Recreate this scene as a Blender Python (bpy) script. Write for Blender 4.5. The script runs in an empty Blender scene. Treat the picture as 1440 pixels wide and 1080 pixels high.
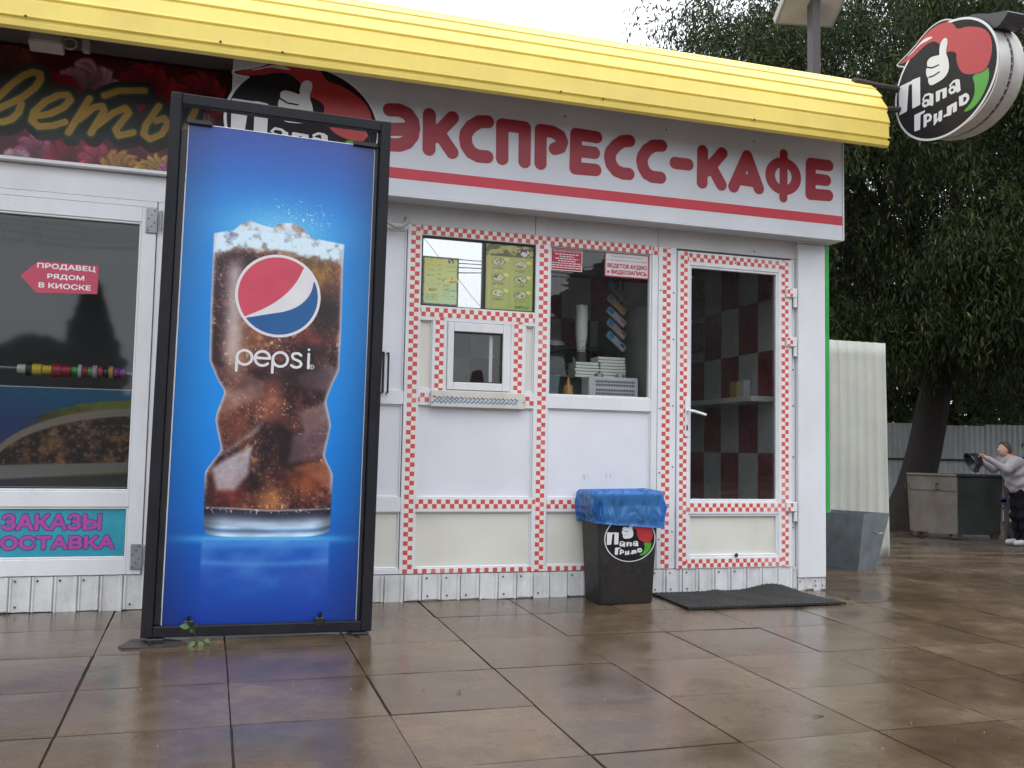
import bpy, math, random
import numpy as np
from mathutils import Vector, Matrix, noise as mnoise
rnd = random.Random(7)
sc = bpy.context.scene
COL = sc.collection

# ------------------------------------------------------------------ camera
cam_d = bpy.data.cameras.new('camera'); cam = bpy.data.objects.new('camera', cam_d); COL.objects.link(cam)
cam_d.sensor_width = 36.0; cam_d.lens = 33.5; cam_d.clip_end = 2000; cam_d.clip_start = 0.05
RIGHT = Vector((0.95255222, -0.30376004, 0.01934158)); UP = Vector((-0.03985857, -0.06148861, 0.99731161)); BACK = Vector((-0.30175413, -0.95076232, -0.07067855))
rot = Matrix((RIGHT, UP, BACK)).transposed()
cam.matrix_world = Matrix.Translation((0, -5.65, 0.9)) @ rot.to_4x4()
sc.camera = cam

# ------------------------------------------------------------------ overcast daylight
SUN_EL, SUN_AZ = math.radians(64), math.radians(195)      # azimuth from +Y, clockwise: behind the viewer
w = bpy.data.worlds.new('World'); sc.world = w; w.use_nodes = True
nt = w.node_tree; nt.nodes.clear()
sky = nt.nodes.new('ShaderNodeTexSky'); sky.sky_type = 'NISHITA'; sky.sun_disc = False
sky.sun_elevation = SUN_EL; sky.sun_rotation = SUN_AZ; sky.air_density = 1.0; sky.dust_density = 1.5; sky.ozone_density = 1.0
hs = nt.nodes.new('ShaderNodeHueSaturation'); hs.inputs['Saturation'].default_value = 0.10
bg = nt.nodes.new('ShaderNodeBackground'); bg.inputs['Strength'].default_value = 0.15
wo = nt.nodes.new('ShaderNodeOutputWorld')
# even cloud cover veiling the clear sky: brightness rises from horizon to zenith as (1 + 2 sin h) / 3
tc_ = nt.nodes.new('ShaderNodeTexCoord'); sx_ = nt.nodes.new('ShaderNodeSeparateXYZ'); nt.links.new(tc_.outputs['Generated'], sx_.inputs[0])
cl_ = nt.nodes.new('ShaderNodeMapRange'); cl_.inputs['From Min'].default_value = 0; cl_.inputs['From Max'].default_value = 1; cl_.inputs['To Min'].default_value = 8.5; cl_.inputs['To Max'].default_value = 20.0
nt.links.new(sx_.outputs['Z'], cl_.inputs['Value'])
tint = nt.nodes.new('ShaderNodeMix'); tint.data_type = 'RGBA'; tint.blend_type = 'MULTIPLY'; tint.inputs[0].default_value = 1; tint.inputs[7].default_value = (0.955, 0.99, 1.045, 1)
nt.links.new(cl_.outputs[0], tint.inputs[6])
cloud = nt.nodes.new('ShaderNodeMix'); cloud.data_type = 'RGBA'; cloud.inputs[0].default_value = 0.88
nt.links.new(sky.outputs[0], hs.inputs['Color']); nt.links.new(hs.outputs[0], cloud.inputs[6]); nt.links.new(tint.outputs[2], cloud.inputs[7]); nt.links.new(cloud.outputs[2], bg.inputs[0])
nt.links.new(bg.outputs[0], wo.inputs[0])
sun_d = bpy.data.lights.new('sun', 'SUN'); sun_d.energy = 0.5; sun_d.angle = math.radians(35); sun_d.color = (1, 0.985, 0.96)
sun = bpy.data.objects.new('sun', sun_d); COL.objects.link(sun)
sd = Vector((math.sin(SUN_AZ)*math.cos(SUN_EL), math.cos(SUN_AZ)*math.cos(SUN_EL), math.sin(SUN_EL)))
sun.rotation_euler = sd.to_track_quat('Z', 'Y').to_euler(); sun.location = (0, -20, 30)
sc.view_settings.view_transform = 'Standard'; sc.view_settings.look = 'None'; sc.view_settings.gamma = 1
sc.view_settings.use_curve_mapping = False; sc.view_settings.exposure = -0.07
sc.cycles.use_denoising = True; sc.cycles.adaptive_threshold = 0.03
sc.cycles.max_bounces = 5; sc.cycles.diffuse_bounces = 2; sc.cycles.glossy_bounces = 3; sc.cycles.transparent_max_bounces = 8

# ------------------------------------------------------------------ helpers: colour, materials
def s2l(c):
    c = np.asarray(c, float)/255.0
    return np.where(c <= 0.04045, c/12.92, ((c+0.055)/1.055)**2.4)
MATS = {}
def N(nt, t, **kw):
    n = nt.nodes.new(t)
    for k, v in kw.items():
        if k in n.inputs: n.inputs[k].default_value = v
        else: setattr(n, k, v)
    return n
def mat(name, col, rough=0.5, metal=0.0, var=0.10, scale=6.0, bump=0.0, bscale=60.0, spec=0.5, dirt=0.0, dirtcol=(0.10, 0.08, 0.06), island=0.0, coat=0.0, obj_rand=0.0):
    """Principled with noise-driven colour variation, grime patches, roughness wear and fine bump"""
    if name in MATS: return MATS[name]
    m = bpy.data.materials.new(name); m.use_nodes = True; nt = m.node_tree; L = nt.links.new
    b = nt.nodes['Principled BSDF']
    b.inputs['Metallic'].default_value = metal; b.inputs['Specular IOR Level'].default_value = spec
    b.inputs['Coat Weight'].default_value = coat
    tc = N(nt, 'ShaderNodeTexCoord')
    geo = N(nt, 'ShaderNodeNewGeometry')
    n1 = N(nt, 'ShaderNodeTexNoise', Scale=scale, Detail=6.0, Roughness=0.6)
    L(geo.outputs['Position'], n1.inputs['Vector'])
    mr = N(nt, 'ShaderNodeMapRange'); mr.inputs['To Min'].default_value = 1-var*1.6; mr.inputs['To Max'].default_value = 1+var*1.2
    mr.inputs['From Min'].default_value = 0.25; mr.inputs['From Max'].default_value = 0.75
    L(n1.outputs['Fac'], mr.inputs['Value'])
    mul = N(nt, 'ShaderNodeMix', data_type='RGBA', blend_type='MULTIPLY'); mul.inputs[0].default_value = 1
    mul.inputs[6].default_value = (*col, 1); L(mr.outputs[0], mul.inputs[7])
    out = mul.outputs[2]
    if island or obj_rand:
        src = geo.outputs['Random Per Island'] if island else N(nt, 'ShaderNodeObjectInfo').outputs['Random']
        a = island or obj_rand
        mr2 = N(nt, 'ShaderNodeMapRange'); mr2.inputs['To Min'].default_value = 1-a; mr2.inputs['To Max'].default_value = 1+a
        L(src, mr2.inputs['Value'])
        mu2 = N(nt, 'ShaderNodeMix', data_type='RGBA', blend_type='MULTIPLY'); mu2.inputs[0].default_value = 1
        L(out, mu2.inputs[6]); L(mr2.outputs[0], mu2.inputs[7]); out = mu2.outputs[2]
    if dirt:
        n2 = N(nt, 'ShaderNodeTexNoise', Scale=scale*0.7, Detail=8.0, Roughness=0.7)
        mp = N(nt, 'ShaderNodeMapping'); mp.inputs['Scale'].default_value = (1.6, 1.6, 0.5); mp.inputs['Location'].default_value = (3.1, 7.7, 1.3)
        L(geo.outputs['Position'], mp.inputs['Vector']); L(mp.outputs[0], n2.inputs['Vector'])
        r2 = N(nt, 'ShaderNodeMapRange'); r2.inputs['From Min'].default_value = 0.48; r2.inputs['From Max'].default_value = 0.78; r2.inputs['To Max'].default_value = dirt
        L(n2.outputs['Fac'], r2.inputs['Value'])
        mx = N(nt, 'ShaderNodeMix', data_type='RGBA'); L(r2.outputs[0], mx.inputs[0]); L(out, mx.inputs[6]); mx.inputs[7].default_value = (*dirtcol, 1)
        out = mx.outputs[2]
    L(out, b.inputs['Base Color'])
    rr = N(nt, 'ShaderNodeMapRange'); rr.inputs['From Min'].default_value = 0.3; rr.inputs['From Max'].default_value = 0.7
    rr.inputs['To Min'].default_value = max(0.03, rough*0.8); rr.inputs['To Max'].default_value = min(1, rough*1.25)
    L(n1.outputs['Fac'], rr.inputs['Value']); L(rr.outputs[0], b.inputs['Roughness'])
    if bump:
        n3 = N(nt, 'ShaderNodeTexNoise', Scale=bscale, Detail=4.0)
        L(geo.outputs['Position'], n3.inputs['Vector'])
        bp = N(nt, 'ShaderNodeBump', Strength=bump, Distance=0.01); L(n3.outputs['Fac'], bp.inputs['Height']); L(bp.outputs[0], b.inputs['Normal'])
    MATS[name] = m
    return m
def print_mat(name, rough=0.45, coat=0.0):
    """ink on a flat print: colours held per vertex"""
    if name in MATS: return MATS[name]
    m = bpy.data.materials.new(name); m.use_nodes = True; nt = m.node_tree
    b = nt.nodes['Principled BSDF']; b.inputs['Roughness'].default_value = rough; b.inputs['Coat Weight'].default_value = coat
    at = N(nt, 'ShaderNodeVertexColor', layer_name='ink'); nt.links.new(at.outputs['Color'], b.inputs['Base Color'])
    MATS[name] = m; return m
def glass_mat(name, tint=(0.80, 0.84, 0.84), refl=1.0, rough=0.0, base=0.0, dust=0.012):
    if name in MATS: return MATS[name]
    m = bpy.data.materials.new(name); m.use_nodes = True; nt = m.node_tree; nt.nodes.clear(); L = nt.links.new
    o = N(nt, 'ShaderNodeOutputMaterial'); mx = N(nt, 'ShaderNodeMixShader')
    t = N(nt, 'ShaderNodeBsdfTransparent', Color=(*tint, 1)); g = N(nt, 'ShaderNodeBsdfGlossy', Roughness=rough)
    g.inputs['Color'].default_value = (0.95, 0.98, 0.97, 1)
    fr = N(nt, 'ShaderNodeFresnel', IOR=1.5); ma = N(nt, 'ShaderNodeMath', operation='MULTIPLY_ADD'); ma.inputs[1].default_value = refl; ma.inputs[2].default_value = base
    ma.use_clamp = True
    nz = N(nt, 'ShaderNodeTexNoise', Scale=2.2, Detail=1.0); ge = N(nt, 'ShaderNodeNewGeometry'); L(ge.outputs['Position'], nz.inputs['Vector'])
    bp = N(nt, 'ShaderNodeBump', Strength=0.05, Distance=0.02); L(nz.outputs['Fac'], bp.inputs['Height']); L(bp.outputs[0], g.inputs['Normal'])
    L(fr.outputs[0], ma.inputs[0]); L(ma.outputs[0], mx.inputs[0]); L(t.outputs[0], mx.inputs[1]); L(g.outputs[0], mx.inputs[2])
    df = N(nt, 'ShaderNodeBsdfDiffuse'); df.inputs['Color'].default_value = (.75, .77, .80, 1); m2 = N(nt, 'ShaderNodeMixShader'); dn = N(nt, 'ShaderNodeTexNoise', Scale=3.0, Detail=5.0); L(ge.outputs['Position'], dn.inputs['Vector'])
    dr_ = N(nt, 'ShaderNodeMapRange'); dr_.inputs['From Min'].default_value = .3; dr_.inputs['From Max'].default_value = .75; dr_.inputs['To Min'].default_value = dust*.5; dr_.inputs['To Max'].default_value = dust*1.6; L(dn.outputs['Fac'], dr_.inputs['Value'])
    L(dr_.outputs[0], m2.inputs[0]); L(mx.outputs[0], m2.inputs[1]); L(df.outputs[0], m2.inputs[2]); L(m2.outputs[0], o.inputs[0])
    MATS[name] = m; return m

# ------------------------------------------------------------------ helpers: meshes
def rootof(o):
    while o.parent: o = o.parent
    return o
def link(name, me, m=None, parent=None):
    o = bpy.data.objects.new(name, me); COL.objects.link(o)
    if m is not None: me.materials.append(m)
    if parent is not None: o.parent = parent
    return o
def tag(o, label=None, cat=None, group=None, kind=None):
    if label: o['label'] = label
    if cat: o['category'] = cat
    if group: o['group'] = group
    if kind: o['kind'] = kind
    return o
def thing(name, loc, label, cat, group=None, rot=(0, 0, 0)):
    o = bpy.data.objects.new(name, None); COL.objects.link(o); o.location = loc; o.rotation_euler = rot; o.empty_display_size = 0.1
    return tag(o, label, cat, group)
class MB:
    """collects shapes in world coordinates (or in the thing's own when local=True) into one mesh"""
    def __init__(s): s.v = []; s.f = []; s.uv = {}
    def add(s, vs, fs):
        n = len(s.v); s.v += [tuple(p) for p in vs]; s.f += [tuple(i+n for i in f) for f in fs]; return s
    def box(s, x0, x1, y0, y1, z0, z1, bev=0.0):
        if x1 < x0: x0, x1 = x1, x0
        if y1 < y0: y0, y1 = y1, y0
        if z1 < z0: z0, z1 = z1, z0
        b = min(bev, (x1-x0)*.4, (y1-y0)*.4, (z1-z0)*.4)
        if b <= 0:
            return s.add([(x0,y0,z0),(x1,y0,z0),(x1,y1,z0),(x0,y1,z0),(x0,y0,z1),(x1,y0,z1),(x1,y1,z1),(x0,y1,z1)],
                         [(0,3,2,1),(4,5,6,7),(0,1,5,4),(1,2,6,5),(2,3,7,6),(3,0,4,7)])
        X, Y, Z = (x0, x1), (y0, y1), (z0, z1); vs = []; idx = {}
        for i in (0,1):
            for j in (0,1):
                for k in (0,1):
                    p = [X[i], Y[j], Z[k]]; sg = [b if q == 0 else -b for q in (i,j,k)]
                    for a in range(3):
                        q = [p[t]+(0 if t == a else sg[t]) for t in range(3)]; idx[(i,j,k,a)] = len(vs); vs.append(q)
        fs = []
        for a in range(3):
            for e in (0,1):
                o1, o2 = (a+1) % 3, (a+2) % 3; q = []
                for (u, v) in ((0,0),(1,0),(1,1),(0,1)):
                    c = [0,0,0]; c[a] = e; c[o1] = u; c[o2] = v; q.append(idx[(*c, a)])
                fs.append(q if e else q[::-1])
        for a in range(3):                                   # edge strips along axis a
            o1, o2 = (a+1) % 3, (a+2) % 3
            for u in (0,1):
                for v in (0,1):
                    c0 = [0,0,0]; c0[o1] = u; c0[o2] = v; c1 = list(c0); c1[a] = 1
                    fs.append((idx[(*c0,o1)], idx[(*c1,o1)], idx[(*c1,o2)], idx[(*c0,o2)]))
        for i in (0,1):
            for j in (0,1):
                for k in (0,1): fs.append((idx[(i,j,k,0)], idx[(i,j,k,1)], idx[(i,j,k,2)]))
        return s.add(vs, fs)
    def tube(s, pts, r, n=8, cap=True):
        pts = [Vector(p) for p in pts]; rs = r if hasattr(r, '__len__') else [r]*len(pts); rings = []
        up = None
        for i, p in enumerate(pts):
            d = (pts[min(i+1, len(pts)-1)]-pts[max(i-1, 0)]).normalized()
            if up is None: up = Vector((0,0,1)) if abs(d.z) < .9 else Vector((1,0,0))
            a = d.cross(up)
            if a.length < 1e-5: a = d.cross(Vector((1,0,0)))
            a.normalize(); b = a.cross(d); up = b
            rings.append([p+rs[i]*(math.cos(2*math.pi*k/n)*a+math.sin(2*math.pi*k/n)*b) for k in range(n)])
        vs = [q for g in rings for q in g]; fs = []
        for i in range(len(pts)-1):
            for k in range(n): fs.append((i*n+k, i*n+(k+1) % n, (i+1)*n+(k+1) % n, (i+1)*n+k))
        if cap: fs.append(tuple(range(n))[::-1]); fs.append(tuple((len(pts)-1)*n+k for k in range(n)))
        return s.add(vs, fs)
    def lathe(s, prof, c=(0,0,0), n=24, mtx=None, sx=1, sy=1):
        vs = []; fs = []
        for (r, z) in prof:
            for k in range(n):
                p = Vector((c[0]+sx*r*math.cos(2*math.pi*k/n), c[1]+sy*r*math.sin(2*math.pi*k/n), c[2]+z))
                vs.append(mtx @ p if mtx else p)
        for i in range(len(prof)-1):
            for k in range(n): fs.append((i*n+k, i*n+(k+1) % n, (i+1)*n+(k+1) % n, (i+1)*n+k))
        return s.add(vs, fs)
    def prism(s, poly, fn, d0, d1):
        """poly: 2-D outline; fn(a,b,d) -> 3-D; extruded between depths d0 and d1"""
        n = len(poly); vs = [fn(a, b, d0) for a, b in poly]+[fn(a, b, d1) for a, b in poly]
        fs = [tuple(range(n)), tuple(range(2*n-1, n-1, -1))]+[(i, i+n, (i+1) % n+n, (i+1) % n) for i in range(n)]
        return s.add(vs, fs)
    def sheet(s, P):
        """P[i][j] grid of points -> quads"""
        n = len(P[0]); vs = [q for r in P for q in r]; fs = []
        for i in range(len(P)-1):
            for j in range(n-1): fs.append((i*n+j, i*n+j+1, (i+1)*n+j+1, (i+1)*n+j))
        return s.add(vs, fs)
    def build(s, name, m, parent=None, smooth=False, local=False):
        off = Vector((0,0,0)) if (parent is None or local) else rootof(parent).location
        me = bpy.data.meshes.new(name)
        me.from_pydata([(p[0]-off[0], p[1]-off[1], p[2]-off[2]) for p in s.v], [], s.f)
        if smooth:
            me.polygons.foreach_set('use_smooth', [True]*len(me.polygons))
            me.update()
            try: me.set_sharp_from_angle(angle=math.radians(40))
            except Exception: pass
        me.update(); return link(name, me, m, parent)
def quads(name, V, m, parent=None, k=4):
    """V: (n*k,3) numpy array, k verts per face"""
    me = bpy.data.meshes.new(name); n = len(V)//k
    me.vertices.add(len(V)); me.vertices.foreach_set('co', V.astype(np.float32).ravel())
    me.loops.add(n*k); me.loops.foreach_set('vertex_index', np.arange(n*k, dtype=np.int32))
    me.polygons.add(n); me.polygons.foreach_set('loop_start', np.arange(0, n*k, k, dtype=np.int32))
    me.update(calc_edges=True); return link(name, me, m, parent)

# ---- signed distance shapes -> flat print / vinyl meshes
def d_stroke(P, pts, r):
    d = np.full(P.shape[:-1], 1e9); pts = np.asarray(pts, float)
    for a, b in zip(pts[:-1], pts[1:]):
        ab = b-a; t = np.clip(((P-a)@ab)/max(ab@ab, 1e-12), 0, 1); q = P-a-t[..., None]*ab
        d = np.minimum(d, np.sqrt((q*q).sum(-1)))
    return d-r
def d_poly(P, pts):
    pts = np.asarray(pts, float); d = np.full(P.shape[:-1], 1e9); ins = np.zeros(P.shape[:-1], bool)
    for a, b in zip(pts, np.roll(pts, -1, 0)):
        ab = b-a; t = np.clip(((P-a)@ab)/max(ab@ab, 1e-12), 0, 1); q = P-a-t[..., None]*ab
        d = np.minimum(d, np.sqrt((q*q).sum(-1)))
        c = ((a[1] <= P[..., 1]) != (b[1] <= P[..., 1]))
        with np.errstate(divide='ignore', invalid='ignore'):
            xi = a[0]+(P[..., 1]-a[1])*(b[0]-a[0])/(b[1]-a[1])
        ins ^= c & (P[..., 0] < xi)
    return np.where(ins, -d, d)
def smooth_poly(pts, it=2):
    pts = [np.array(p, float) for p in pts]
    for _ in range(it):
        o = []
        for a, b in zip(pts, pts[1:]+pts[:1]): o += [a*.75+b*.25, a*.25+b*.75]
        pts = o
    return pts
def d_ell(P, c, rx, ry): return (np.sqrt(((P[..., 0]-c[0])/rx)**2+((P[..., 1]-c[1])/ry)**2)-1)*min(rx, ry)
def sdf_flat(name, fn, bb, cell, place, m, parent, local=False):
    """marching squares over fn(P)<0 in the box bb=(a0,a1,b0,b1); place(a,b)->3-D"""
    a0, a1, b0, b1 = bb; na = int((a1-a0)/cell)+2; nb = int((b1-b0)/cell)+2
    A = a0+np.arange(na)*cell; B = b0+np.arange(nb)*cell
    D = fn(np.stack(np.meshgrid(A, B, indexing='ij'), -1))
    mb = MB()
    def poly(pts): mb.add([place(*p) for p in pts], [tuple(range(len(pts)))])
    I = D < 0
    for j in range(nb-1):
        i = 0
        while i < na-1:
            k = I[i, j]+0+I[i+1, j]+I[i+1, j+1]+I[i, j+1]
            if k == 0: i += 1; continue
            if k == 4:
                i2 = i
                while i2 < na-1 and I[i2, j] and I[i2+1, j] and I[i2+1, j+1] and I[i2, j+1]: i2 += 1
                poly([(A[i], B[j]), (A[i2], B[j]), (A[i2], B[j+1]), (A[i], B[j+1])]); i = i2; continue
            cs = [(i, j), (i+1, j), (i+1, j+1), (i, j+1)]; pts = []
            for q in range(4):
                c, n = cs[q], cs[(q+1) % 4]; dc, dn = D[c], D[n]
                if dc < 0: pts.append((A[c[0]], B[c[1]]))
                if (dc < 0) != (dn < 0):
                    t = dc/(dc-dn); pts.append((A[c[0]]+t*(A[n[0]]-A[c[0]]), B[c[1]]+t*(B[n[1]]-B[c[1]])))
            if len(pts) >= 3: poly(pts)
            i += 1
    return mb.build(name, m, parent, local=local)
def text_flat(name, body, box, place, m, parent, bold=0.0, local=False, align=None, shear=0.0):
    """built-in typeface, scaled into box=(a0,a1,b0,b1); rows split by newline are evenly spaced"""
    c = bpy.data.curves.new('lettering', 'FONT'); c.body = body; c.offset = bold; c.align_x = align or 'LEFT'; c.resolution_u = 3; c.space_line = 1.0; c.shear = shear
    o = bpy.data.objects.new('lettering', c); COL.objects.link(o); bpy.context.view_layer.update()
    t = o.to_mesh(); V = np.empty(len(t.vertices)*3); t.vertices.foreach_get('co', V); V = V.reshape(-1, 3)
    F = [tuple(p.vertices) for p in t.polygons]; o.to_mesh_clear(); bpy.data.objects.remove(o); bpy.data.curves.remove(c)
    lo, hi = V.min(0), V.max(0); a0, a1, b0, b1 = box
    A = a0+(V[:, 0]-lo[0])/(hi[0]-lo[0])*(a1-a0); B = b0+(V[:, 1]-lo[1])/(hi[1]-lo[1])*(b1-b0)
    return MB().add([place(a, b) for a, b in zip(A, B)], F).build(name, m, parent, local=local)
def text_bold(name, body, box, place, m, parent, grow, cell, local=False):
    """heavy lettering: outlines of the built-in typeface swollen by grow, counters kept open"""
    c = bpy.data.curves.new('lettering', 'FONT'); c.body = body; c.resolution_u = 3
    o = bpy.data.objects.new('lettering', c); COL.objects.link(o); bpy.context.view_layer.update()
    t = o.to_mesh(); V = np.array([v.co[:2] for v in t.vertices]); cnt = {}
    V = np.round(V, 5)
    for p in t.polygons:
        vs = list(p.vertices)
        for a, b in zip(vs, vs[1:]+vs[:1]):
            k = tuple(sorted((tuple(V[a]), tuple(V[b])))); cnt[k] = cnt.get(k, 0)+1
    T = np.array([[V[q] for q in (p.vertices[0], p.vertices[i], p.vertices[i+1])] for p in t.polygons for i in range(1, len(p.vertices)-1)])
    o.to_mesh_clear(); bpy.data.objects.remove(o); bpy.data.curves.remove(c)
    S = np.array([k for k, n in cnt.items() if n % 2 == 1]); lo, hi = V.min(0), V.max(0); a0, a1, b0, b1 = box; g = grow
    sc_ = np.array([(a1-a0-2*g)/(hi[0]-lo[0]), (b1-b0-2*g)/(hi[1]-lo[1])]); S = (S-lo)*sc_+np.array([a0+g, b0+g]); T = (T-lo)*sc_+np.array([a0+g, b0+g])
    def fn(P):
        d = np.full(P.shape[:-1], 1e9); ins = np.zeros(P.shape[:-1], bool)
        for a, b in S:
            ab = b-a; t_ = np.clip(((P-a)@ab)/max(ab@ab, 1e-14), 0, 1); q = P-a-t_[..., None]*ab; d = np.minimum(d, (q*q).sum(-1))
        for A, B, C_ in T:
            e = [(q[0]-p[0])*(P[..., 1]-p[1])-(q[1]-p[1])*(P[..., 0]-p[0]) for p, q in ((A, B), (B, C_), (C_, A))]
            ins |= ((e[0] >= 0) & (e[1] >= 0) & (e[2] >= 0)) | ((e[0] <= 0) & (e[1] <= 0) & (e[2] <= 0))
        d = np.sqrt(d); return np.where(ins, -d, d)-g
    return sdf_flat(name, fn, (a0-.01, a1+.01, b0-.01, b1+.01), cell, place, m, parent, local)
# ---- printed picture: grid of points with ink colours
def vnoise(x, y, seed=0):
    xi = np.floor(x).astype(np.int64); yi = np.floor(y).astype(np.int64); xf = x-xi; yf = y-yi
    def h(a, b):
        n = (a*374761393+b*668265263+seed*974711) & 0xffffffff
        n = ((n ^ (n >> 13))*1274126177) & 0xffffffff
        return ((n ^ (n >> 16)) & 0xffff)/65535.0
    u = xf*xf*(3-2*xf); v = yf*yf*(3-2*yf)
    return (h(xi, yi)*(1-u)+h(xi+1, yi)*u)*(1-v)+(h(xi, yi+1)*(1-u)+h(xi+1, yi+1)*u)*v
def fbm(x, y, seed=0, o=4):
    r = 0; a = .5; t = 0
    for k in range(o): r = r+a*vnoise(x, y, seed+k); t += a; x = x*2.03; y = y*2.03; a *= .55
    return r/t
def sstep(a, b, x): t = np.clip((x-a)/(b-a), 0, 1); return t*t*(3-2*t)
def lerp(A, B, t): return A+(B-A)*t[..., None]
def picture(name, nx, ny, fn, place, m, parent, local=False):
    """fn(u,v) -> sRGB 0..255 (v runs down); place(u,v)->3-D"""
    U, Vv = np.meshgrid(np.linspace(0, 1, nx), np.linspace(0, 1, ny), indexing='xy')
    Cc = np.clip(s2l(np.clip(fn(U, Vv), 0, 255))*1.0, 0, .92)
    p0, pu, pv = (np.array(place(*q)) for q in ((0,0),(1,0),(0,1)))
    off = np.zeros(3) if (local or parent is None) else np.array(rootof(parent).location)
    P = p0-off+U[..., None]*(pu-p0)+Vv[..., None]*(pv-p0)
    me = bpy.data.meshes.new(name); n = nx*ny
    me.vertices.add(n); me.vertices.foreach_set('co', P.reshape(-1).astype(np.float32))
    i = (np.arange(ny-1)[:, None]*nx+np.arange(nx-1)[None]).ravel()
    q = np.stack([i, i+nx, i+nx+1, i+1], 1).astype(np.int32); k = len(q)
    me.loops.add(k*4); me.loops.foreach_set('vertex_index', q.ravel()); me.polygons.add(k)
    me.polygons.foreach_set('loop_start', np.arange(0, k*4, 4, dtype=np.int32)); me.update(calc_edges=True)
    at = me.color_attributes.new('ink', 'FLOAT_COLOR', 'POINT')
    at.data.foreach_set('color', np.concatenate([Cc.reshape(-1, 3), np.ones((n, 1))], 1).astype(np.float32).ravel())
    return link(name, me, m, parent)
def blob(name, fn, lo, hi, h, m, parent):
    """closed surface of fn(P)<0 by surface nets, in the thing's own coordinates"""
    ax = [np.arange(a, b+h, h) for a, b in zip(lo, hi)]; P = np.stack(np.meshgrid(*ax, indexing='ij'), -1); D = fn(P); nx, ny, nz = D.shape
    I = D < 0; acc = np.zeros((nx-1, ny-1, nz-1, 3)); cnt = np.zeros((nx-1, ny-1, nz-1))
    cor = [(a, b, c) for a in (0, 1) for b in (0, 1) for c in (0, 1)]
    def sl(A, c): return A[c[0]:nx-1+c[0], c[1]:ny-1+c[1], c[2]:nz-1+c[2]]
    for c in cor:
        for k in range(3):
            if c[k]: continue
            e = list(c); e[k] = 1; da, db = sl(D, c), sl(D, e); x = (sl(I, c) != sl(I, e)); t = np.where(x, da/np.where(x, da-db, 1), 0)
            p = np.zeros(da.shape+(3,))+np.array(c, float); p[..., k] += t; acc += p*x[..., None]; cnt += x
    act = cnt > 0; idx = -np.ones(act.shape, int); idx[act] = np.arange(act.sum()); ii = np.argwhere(act)
    V = np.array(lo)+h*(ii+acc[act]/cnt[act][:, None]); F = []
    for k in range(3):
        o1, o2 = (k+1) % 3, (k+2) % 3; s0 = [slice(1, -1)]*3; s0[k] = slice(0, -1); s1 = [slice(1, -1)]*3; s1[k] = slice(1, None)
        A, B = I[tuple(s0)], I[tuple(s1)]
        for q in np.argwhere(A != B):
            g = q.copy(); g[o1] += 1; g[o2] += 1; quad = []
            for (u, v) in ((0, 0), (-1, 0), (-1, -1), (0, -1)):
                w_ = g.copy(); w_[o1] += u; w_[o2] += v; quad.append(int(idx[tuple(w_)]))
            if min(quad) >= 0: F.append(quad if not A[tuple(q)] else quad[::-1])
    me = bpy.data.meshes.new(name); me.from_pydata(V.tolist(), [], F); me.polygons.foreach_set('use_smooth', [True]*len(F)); me.update(); return link(name, me, m, parent)
def cone3(P, a, b, ra, rb):
    a, b = np.array(a, float), np.array(b, float); ab = b-a; t = np.clip(((P-a)@ab)/(ab@ab), 0, 1); q = P-a-t[..., None]*ab; return np.sqrt((q*q).sum(-1))-(ra+(rb-ra)*t)
def ell3(P, c, r): q = (P-np.array(c))/np.array(r); return (np.sqrt((q*q).sum(-1))-1)*min(r)
def smin(a, b, k): h = np.clip(.5+.5*(b-a)/k, 0, 1); return b+(a-b)*h-k*h*(1-h)
XZ = lambda y: (lambda a, b: (a, y, b))
def gz(y):
    """height of the paving: falls to the street in front, drops behind the kiosk"""
    if y < 0: return 0.03*max(y, -8.0)
    if y < 1: return 0.0
    return -0.4*min((y-1)/5.3, 1.0)

# ------------------------------------------------------------------ traced outlines (metres on their own boards)
LET={
 'E_rev':[[(0.945,2.898),(1.002,2.904),(1.052,2.888),(1.083,2.849),(1.092,2.807),(1.084,2.757),(1.053,2.714),(1.008,2.693),(0.947,2.689)],[(0.957,2.782),(1.079,2.798)]],
 'K':[[(1.185,2.900),(1.188,2.689)],[(1.327,2.899),(1.217,2.768)],[(1.242,2.801),(1.330,2.686)]],
 'C':[[(1.549,2.902),(1.494,2.895),(1.444,2.859),(1.414,2.814),(1.410,2.780),(1.419,2.738),(1.448,2.699),(1.493,2.682),(1.549,2.684)]],
 'P_pi':[[(1.645,2.684),(1.641,2.895),(1.787,2.895),(1.789,2.680)]],
 'P_er':[[(1.893,2.681),(1.891,2.892),(1.971,2.891),(2.019,2.870),(2.034,2.835),(2.022,2.799),(1.985,2.785)]],
 'E':[[(2.264,2.892),(2.126,2.895),(2.124,2.677),(2.261,2.681)],[(2.127,2.789),(2.250,2.790)]],
 'C2':[[(2.492,2.896),(2.442,2.887),(2.399,2.853),(2.363,2.808),(2.357,2.773),(2.368,2.728),(2.401,2.692),(2.445,2.679),(2.490,2.680)]],
 'C3':[[(2.719,2.891),(2.661,2.884),(2.614,2.849),(2.586,2.805),(2.580,2.772),(2.591,2.730),(2.616,2.694),(2.656,2.679),(2.714,2.680)]],
 'hyphen':[[(2.817,2.788),(2.911,2.788)]],
 'K2':[[(3.017,2.890),(3.014,2.679)],[(3.161,2.892),(3.047,2.762)],[(3.080,2.796),(3.156,2.679)]],
 'A':[[(3.247,2.676),(3.349,2.894),(3.438,2.684)],[(3.286,2.731),(3.400,2.729)]],
 'F':[[(3.630,2.943),(3.627,2.638)]],
 'E2':[[(3.985,2.900),(3.843,2.899),(3.840,2.686),(3.982,2.691)],[(3.846,2.794),(3.965,2.795)]],
}

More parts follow.
